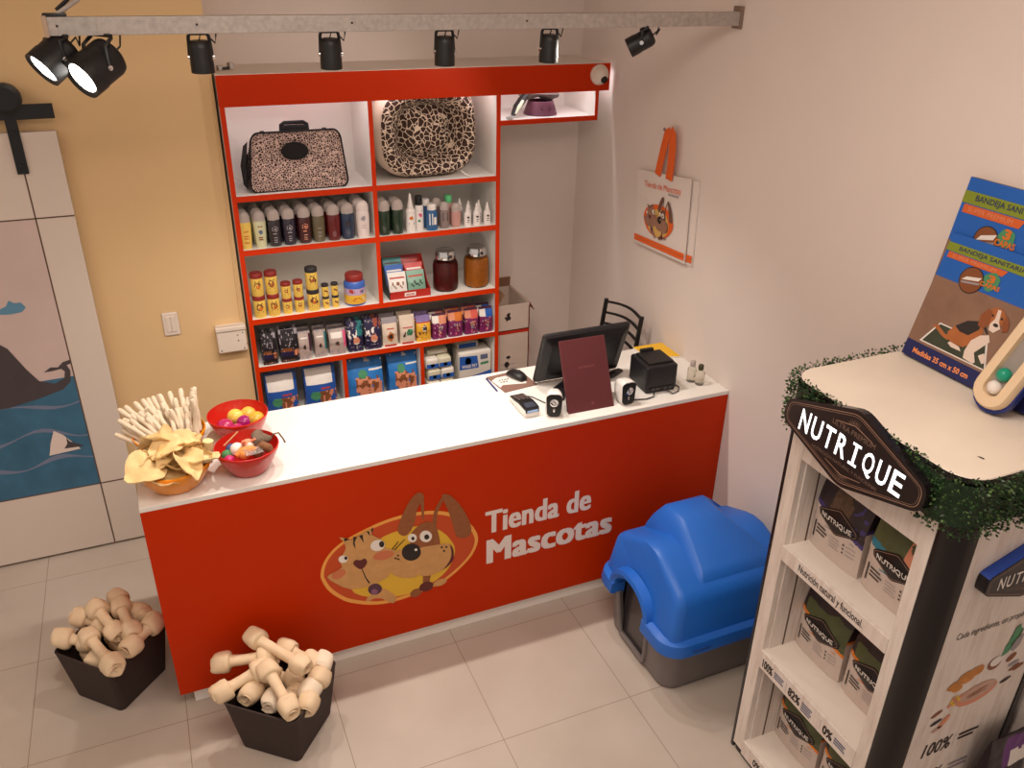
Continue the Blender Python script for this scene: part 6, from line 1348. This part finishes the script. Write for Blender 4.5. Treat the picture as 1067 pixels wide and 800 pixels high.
# food bags in the stand
NB = C('food_bag_white', 206, 190, 180, .45, noise_amt=.06, noise_scale=20); NDK = C('food_bag_dark_photo', 58, 44, 48, .45, noise_amt=.5, noise_scale=22)
NFUR = C('food_bag_tabby', 108, 82, 64, .5, noise_amt=.6, noise_scale=60); NGR = C('food_bag_green', 92, 98, 62, .45, noise_amt=.45, noise_scale=16); NORG = C('food_bag_orange', 226, 128, 36, .45); NVIO = C('food_bag_violet', 70, 56, 116, .45); NTQ = C('food_bag_turquoise', 48, 130, 156, .45)
GNB = 'pet food bags in the display stand'
def nbag(loc, w, h, kind, lab, rz=-pi/2):
    t2 = thing('food_bag', lab, 'bag', loc, rz, GNB)
    acc = {'v': NVIO, 't': NTQ, 'o': NORG}[kind]
    def p(u, v):
        edge = .55-.20*u+.05*sin(3*u)
        if v > edge:
            if kind == 'v':
                if .3 < u < .68 and v > .6 and nz(u, v, 4, 1) > -.25: return NFUR
                if u > .72 and nz(u, v, 9, 3) > .25: return NVIO
                if v < edge+.05: return NVIO
                return NDK
            if kind == 't':
                if u < .3 and v < edge+.08: return NTQ
                if u > .6 and v > .55 and nz(u, v, 4) > -.1: return PR_SKIN
                return NGR
            if v < edge+.045 and (u < .22 or u > .72): return NORG
            if nz(u, v, 3.5, 5) > .12: return NDK
            return NGR
    q, F = pouch(w, h, .1, NB, p, 60, 72, st=.5, crump=0); q.build('bag_body', t2)
    q = B(); hp = hexa(w*.4, w*.055, w*.225, w*.05)
    n_ = len(hp)
    cx_, cz_ = w*.02, h*.5; c0 = q.bm.verts.new(F(cx_, cz_, .0035)); vs = [q.bm.verts.new(F(cx_+x, cz_+z, .003)) for x, z in hp]
    for k in range(n_): q.face([c0, vs[k], vs[(k+1) % n_]], SIGNB)
    q.text('NUTRIQUE', None, cx_-w*.3, cx_+w*.3, cz_-w*.052, cz_+w*.052, PR_W, F=lambda X, Y, d: F(X, Y, .0078+d), bold=.015)
    A_, C_ = hexa(w*.375, w*.045, w*.2, w*.045), hexa(w*.367, w*.041, w*.192, w*.043)
    for k in range(n_): q.face([q.bm.verts.new(F(cx_+x, cz_+z, .004)) for x, z in (A_[k], A_[(k+1) % n_], C_[(k+1) % n_], C_[k])], LINE)
    q.build('brand_badge', t2)
    q = B()
    def rect(x0, x1, z0, z1, m): q.face([q.bm.verts.new(F(x, z, .0028)) for x, z in ((x0, z0), (x1, z0), (x1, z1), (x0, z1))], m)
    rect(-w*.43, -w*.40, h*.12, h*.34, PR_DK)
    for k in range(3): rect(-w*.36, -w*(.16-.04*(k % 2)), h*(.30-.045*k), h*(.32-.045*k), PR_DK)
    for k in range(4): rect(-w*.06, w*(.12+.03*(k % 2)), h*(.3-.04*k), h*(.308-.04*k), PR_GR)
    for k in range(3): rect(w*.2, w*.23, h*(.3-.05*k), h*(.32-.05*k), PR_DK); rect(w*.26, w*.42, h*(.305-.05*k), h*(.313-.05*k), PR_GR)
    rect(-w*.2, w*.38, h*.36, h*.372, acc if kind != 'v' else PR_GR)
    q.build('label_print', t2); return t2
for tz, tn, kinds, xx in ((1.0355, 'upper', 'vt', 2.142), (.5625, 'middle', 'oo', 2.182), (.0905, 'lowest', 'oo', 2.182)):
    nbag((xx, -1.186, tz), .222, .30, kinds[0], f'white pet food bag on the {tn} display stand shelf, left one' + (' with tabby cat photo' if tn == 'upper' else ' with orange band'))
    nbag((xx, -1.425, tz), .222, .30, kinds[1], f'white pet food bag on the {tn} display stand shelf, right one' + (' with green photo' if tn == 'upper' else ' with orange band'))

# boxes of puppy pads leaning on the wall
PB_ = C('pad_box_blue', 34, 98, 186, .4, noise_amt=.08, noise_scale=6); PND = C('pad_box_navy', 34, 40, 92, .4); PGN = C('pad_box_green', 128, 142, 44, .45); PORB = C('pad_box_orange', 206, 96, 44, .45); PBRN = C('pad_photo_brown', 146, 112, 92, .5, noise_amt=.3, noise_scale=9)
PDG = C('pad_photo_dark_green', 62, 68, 54, .5, noise_amt=.2, noise_scale=12); DOGB = C('beagle_brown', 176, 104, 56, .55, noise_amt=.2, noise_scale=25); DOGK = C('beagle_black', 44, 38, 38, .55); DOGW = C('beagle_white', 226, 206, 192, .55)
def padbox(bot, top, W, h, th, lab, front):
    """bot/top: left bottom and left top corners (front face) in the xz plane"""
    t3 = thing('pad_box', lab, 'box', (bot[0], bot[1], bot[2]), 0, 'puppy pad boxes leaning on the wall')
    vdir = V((top[0]-bot[0], 0, top[2]-bot[2])).normalized(); u = V((0, -1, 0)); nn = u.cross(vdir).normalized()
    fr = (V((0, 0, 0)), u, vdir)
    def rc(q, x0, z0, x1, z1, m, d=.0008): q.poly([(x0, z0), (x1, z0), (x1, z1), (x0, z1)], fr, m, d=d)
    q = B(); q.prism([(0, 0), (W, 0), (W, h), (0, h)], fr, PB_, th, d=-th, side=PBRN if not front else PND); q.build('carton', t3)
    q = B(); k_ = h
    rc(q, 0, 0, W, h*.13, PND); rc(q, 0, h*.13, W, h*.66, PBRN)
    q.poly([(W*.07, h*.15), (W*.47, h*.15), (W*.42, h*.34), (W*.14, h*.34)], fr, PR_W, d=.0012); q.poly([(W*.085, h*.16), (W*.458, h*.16), (W*.412, h*.33), (W*.145, h*.33)], fr, PDG, d=.0016)
    # beagle sitting on the pad
    s2 = lambda pts: [(W*.10+x*W*.42, h*.18+z*h*.44) for x, z in pts]
    q.poly(s2([(.02, .28), (.08, .32), (.22, .22), (.3, .24), (.28, .14), (.2, .16)]), fr, DOGB, d=.002)
    q.poly(s2([(.24, .28), (.3, .42), (.44, .56), (.6, .62), (.66, .5), (.62, .3), (.5, .14), (.36, .12), (.26, .18)]), fr, DOGB, d=.0024)
    q.poly(s2([(.3, .42), (.42, .58), (.58, .66), (.6, .52), (.5, .36), (.38, .36)]), fr, DOGK, d=.0028)
    q.poly(s2([(.32, .14), (.46, .12), (.5, .06), (.36, .06), (.3, .1)]), fr, DOGW, d=.003)
    q.poly(s2([(.56, .3), (.54, .1), (.56, -.02), (.7, -.04), (.72, 0), (.66, .14), (.78, .4), (.74, .5), (.64, .44)]), fr, DOGW, d=.003)
    q.poly(s2([(.72, .12), (.8, .02), (.84, .06), (.78, .2)]), fr, DOGW, d=.003)
    q.poly(s2(ell(.72, .8, .12, .17, 16)), fr, DOGB, d=.0032)
    q.poly(s2([(.6, .9), (.54, .76), (.56, .58), (.64, .56), (.68, .7), (.66, .88)]), fr, C('beagle_ear', 140, 78, 44, .6), d=.0036); q.poly(s2([(.84, .9), (.9, .8), (.92, .66), (.86, .62), (.82, .76)]), fr, C('beagle_ear', 140, 78, 44, .6), d=.0036)
    q.poly(s2([(.71, .94), (.75, .94), (.78, .76), (.83, .66), (.77, .56), (.7, .58), (.69, .68), (.72, .78)]), fr, DOGW, d=.0036)
    q.poly(s2(ell(.76, .69, .035, .03, 10)), fr, DOGK, d=.004)
    for x in (.68, .795): q.poly(s2(ell(x, .82, .016, .02, 8)), fr, DOGK, d=.004)
    q.poly(s2([(.6, .62), (.7, .5), (.72, .52), (.62, .66)]), fr, DOGK, d=.0034)
    # inset circle and badge
    q.poly(ell(W*.20, h*.715, W*.066, W*.066, 24), fr, DOGK, d=.002); q.poly(ell(W*.20, h*.715, W*.061, W*.061, 24), fr, PR_BR, d=.0024); q.poly([(W*.15, h*.70), (W*.24, h*.725), (W*.25, h*.755), (W*.17, h*.73)], fr, PR_W, d=.0028); q.poly([(W*.155, h*.675), (W*.25, h*.70), (W*.25, h*.715), (W*.15, h*.69)], fr, PR_GR, d=.0028)
    q.poly(blob(W*.30, h*.755, W*.045, 14, .12), fr, PR_GN, d=.002)
    rc(q, 0, h*.865, W, h*.93, PGN, .0012); q.poly([(W*.02, h*.815), (W*.34, h*.815), (W*.36, h*.86), (W*.02, h*.86)], fr, PORB, d=.0012)
    q.build('printed_front', t3)
    q = B()
    q.text('BANDEJA SANITARIA PARA PERROS', fr, W*.07, W*.70, h*.878, h*.918, PND, d=.002, bold=.01)
    q.text('3', fr, W*.28, W*.32, h*.745, h*.80, PR_OR, d=.003, bold=.05); q.text('CAPAS', fr, W*.25, W*.36, h*.705, h*.74, PR_OR, d=.003, bold=.04)
    q.text('Medidas 35 cm x 50 cm', fr, W*.06, W*.40, h*.04, h*.085, C('pad_text_orange', 240, 150, 90, .5), d=.002, bold=.03)
    q.text('SUPER PREMIUM', fr, W*.05, W*.30, h*.826, h*.85, PR_SKIN, d=.002)
    q.build('lettering', t3); return t3
padbox((2.405, -1.005, 1.659), (2.50, -1.005, 2.046), .62, .405, .035, 'blue puppy pad box with beagle, front one of the two', True)
padbox((2.452, -.985, 1.654), (2.538, -.985, 2.214), .62, .57, .022, 'taller blue puppy pad box standing behind the front box', False)
# track toy
t = thing('cat_toy', 'long cream and blue ball track toy leaning on the pad boxes', 'toy', (2.335, -1.387, 1.660)); t.scale = (1.16, 1.16, 1.16)
CRT = C('toy_cream', 226, 200, 166, .5); DBT = C('toy_royal_blue', 30, 48, 126, .4)
vd = V((.20, -.24, .95)).normalized(); ud = V((-.0, -1, -.24)).normalized(); ud = (ud-vd*ud.dot(vd)).normalized(); fr = (V((0, 0, .008)), ud, vd)
def stad(hw, L, z0, n=10): return [(hw*cos(a), z0+hw+hw*sin(a)) for a in [pi+pi*k/n for k in range(n+1)]]+[(hw*cos(a), z0+L-hw+hw*sin(a)) for a in [pi*k/n for k in range(n+1)]]
nrm = ud.cross(vd).normalized()
def ringst(hw, L, z0, d): return [fr[0]+nrm*d+ud*x+vd*z for x, z in stad(hw, L, z0)]
q = B(); q.rings([ringst(.047, .335, -.008, -.018), ringst(.054, .348, -.014, -.008), ringst(.053, .346, -.013, .012)], DBT); q.build('blue_base', t)
q = B(); q.rings([ringst(.049, .334, -.003, .012), ringst(.048, .332, .0, .026), ringst(.043, .322, .006, .034), ringst(.022, .262, .032, .034), ringst(.019, .256, .035, .02)], CRT, cap0=False, cap1=False); q.build('cream_track', t)
q = B(); q.rings([ringst(.02, .258, .034, .0201), ringst(.019, .256, .035, .0205)], C('toy_slot_grey', 150, 142, 136, .5), cap0=False); q.build('slot', t)
for z_, m_, nm in ((.056, WHT, 'white_ball'), (.094, C('toy_mint', 24, 150, 120, .3), 'green_ball')):
    q = B(); q.lathe([(.0175*sin(pi*k/10)+1e-4, -.0175*cos(pi*k/10)) for k in range(11)], m_, fr[0]+vd*z_+nrm*.024, 16, cap0=False, cap1=False); q.build(nm, t)
# purple and black bag at the right edge
t = thing('food_bag', 'black and purple pet food bag at the lower right beside the display stand', 'bag', (2.452, -1.716, 0), .0)
PUR = C('bag_purple', 92, 36, 112, .35); PBK = C('bag_purple_black', 30, 18, 28, .35)
def p_(u, v):
    if v > .975: return None
    if u > .34+.3*(v-.9) and v > .80: return PR_W if (u > .52 and v < .9 and (u-.75)**2*2+(v-.92)**2*30 > .03) else PUR
    if .3 < v < .7 and nz(u, v, 5) > .1: return PUR
q, F = pouch(.18, .635, .085, PBK, p_, 24, 60); q.build('bag_body', t)

# ---------------------------------------------------------------- lighting track
RY, RZ0, RZ1 = .284, 2.553, 2.606
t = thing('track_rail', 'galvanised steel rail across the top carrying black spotlights', 'rail', (1.28, RY, RZ0))
q = B(); q.bx((.015-1.28, -.02, 0), (XW-.012-1.28, .02, RZ1-RZ0), STEEL, .002); q.build('channel', t)
q = B(); q.bx((-1.268, -.026, -.004), (-1.255, .026, RZ1-RZ0+.004), C('end_plate_tan', 176, 150, 128, .5), .002); q.build('end_plate', t)
q = B(); q.bx((.04-1.28+.01, -.0215, .0), (.08+.08-1.28, -.02, RZ1-RZ0), C('rail_cover_plate', 186, 178, 170, .4, metal=.5, noise_amt=.3, noise_scale=50), .0005); q.build('joint_plate', t)
q = B(); q.bx((XW-.014-1.28, -.028, -.012), (XW-1.28-.0005, .028, RZ1-RZ0+.02), C('wall_bracket_grey', 132, 112, 98, .5), .002); q.build('wall_bracket', t)
q = B(); q.tube([(-1.24, 0, .05), (-1.16, 0, .1), (-1.02, .0, .3), (-.88, 0, ZC-RZ0)], .007, STEEL, 8); q.bx((-1.265, -.016, .05), (-1.2, .016, .063), BLACKM, .002); q.tube([(-1.225, .01, .07), (-1.15, .02, .13), (-1.0, .02, .34), (-.9, .02, ZC-RZ0)], .006, BLACKM, 8); q.build('ceiling_hanger', t)
q = B()
for x in (.05, .45, .95, 1.6): q.lathe([(.004, 0), (.003, .002)], PR_DK, (x-1.28, -.0215, .028), 8, M=Matrix.Rotation(pi/2, 3, 'X'))
q.build('screw', t)
GS = 'black spotlights on the steel rail'
def spot(mount, lens, back, R, lab, energy, ang=95, blend=.35, Rl=None, tint=(1, .90, .80)):
    """mount: point under the rail; lens/back: centre of the lit end and of the rear end of the can"""
    mount, lens, back = V(mount), V(lens), V(back)
    t = thing('spotlight', lab, 'spotlight', mount, 0, GS)
    d = (lens-back).normalized(); L = (lens-back).length; M = d.to_track_quat('Z', 'Y').to_matrix(); c = back-mount
    B().lathe([(R*.7, -.010), (R*.9, -.002), (R*.96, .01), (R*.96, L*.55), (R, L*.62), (R, L), (R*.93, L), (R*.76, L-.008)], BLACK, c, 28, M=M, cap1=False).build('can', t)
    B().lathe([(R*.76, L-.008), (.001, L-.006)], LIT, c, 28, M=M, cap0=False, cap1=False).build('lamp_lens', t)
    # yoke
    q = B(); mid = back+d*L*.45-mount; sd = d.cross(V((0, 0, 1))); sd = sd.normalized() if sd.length > .1 else V((1, 0, 0))
    for s_ in (-1, 1):
        a = mid+sd*R*.95*s_; q.tube([a, V((a.x*.9, a.y*.9, min(-.012, a.z+.06))), V((sd.x*R*.8*s_, sd.y*R*.8*s_, -.004))], .006, BLACKM, 6)
    q.tube([sd*R*.8, -sd*R*.8], .006, BLACKM, 6)
    q.build('yoke', t)
    q = B()
    for s_ in (-1, 1): q.lathe([(.008, 0), (.008, .006), (.001, .007)], CHROME, mid+sd*R*.97*s_, 10, M=(sd*s_).to_track_quat('Z', 'Y').to_matrix())
    q.build('pivot_screw', t)
    q = B(); q.tube([c-d*.008, c-d*.03+V((.01, 0, .012)), V((.05, .005, -.03)), V((.055, 0, 0))], .003, BLACKM, 6); q.build('lead', t)
    li = bpy.data.lights.new('lamp_beam', 'SPOT'); li.energy = energy; li.spot_size = radians(ang); li.spot_blend = blend; li.shadow_soft_size = (Rl or R*.6); li.color = tint
    lo = bpy.data.objects.new('lamp_beam', li); COL.objects.link(lo); lo.parent = t; lo.location = lens-mount+d*.012; lo.rotation_euler = (-d).to_track_quat('Z', 'Y').to_euler()
    return t
MZ = RZ0
E1, E2 = 16, 33
spot((.165, RY, MZ), (.0865, .22, 2.432), (.182, .286, 2.492), .064, 'lit black spotlight at the left end of the rail, nearer one', E1, 90)
spot((.05, RY, MZ), (-.0165, .265, 2.457), (.060, .307, 2.516), .058, 'lit black spotlight at the far left end of the rail, partly hidden', E1, 90)
for x, lab in ((.451, 'black spotlight pointing down over the left end of the shelf unit'), (.874, 'black spotlight pointing down above the pet carrier'), (1.287, 'black spotlight pointing down above the pet bed'), (1.704, 'black spotlight pointing down above the short upper shelf')):
    spot((x, RY, MZ), (x, RY+.004, 2.434), (x, RY, 2.522), .037, lab, E2, 114, .85, .02)
spot((2.125, RY, MZ), (2.070, RY+.035, 2.472), (2.145, RY, 2.518), .038, 'small black spotlight at the right of the rail, tilted left', E1, 110, .5)

# ---------------------------------------------------------------- room light
def area(name, loc, size, energy, col, rot=(0, 0, 0), sy=None):
    li = bpy.data.lights.new(name, 'AREA'); li.energy = energy; li.color = col; li.shape = 'RECTANGLE'; li.size = size; li.size_y = sy or size
    o = bpy.data.objects.new(name, li); COL.objects.link(o); o.location = loc; o.rotation_euler = rot; return o
area('ceiling_fill_light', (.7, -1.6, ZC-.02), 1.6, 49, (1, .86, .74), sy=1.2)  # unseen fill light added under the ceiling for ambient brightness
area('ceiling_fill_light', (-1.8, -.6, ZC-.02), 1.2, 18, (1, .84, .70), sy=1.0)  # second unseen fill, added to lift the left side
area('shelf_led_light', ((X0+2.53)/2, YS+.045, 2.279), 1.93, 3.0, (.96, .97, 1), sy=.012)
W = bpy.data.worlds.new('shop_interior'); SC.world = W; W.use_nodes = True
W.node_tree.nodes['Background'].inputs[0].default_value = (1, .86, .76, 1); W.node_tree.nodes['Background'].inputs[1].default_value = .60

for me in bpy.data.meshes:
    if len(me.polygons) and any(p.use_smooth for p in me.polygons[:400]): me.set_sharp_from_angle(angle=radians(42))
vs = SC.view_settings; vs.view_transform = 'Standard'; vs.look = 'None'; vs.gamma = 1; vs.exposure = 0; vs.use_curve_mapping = False
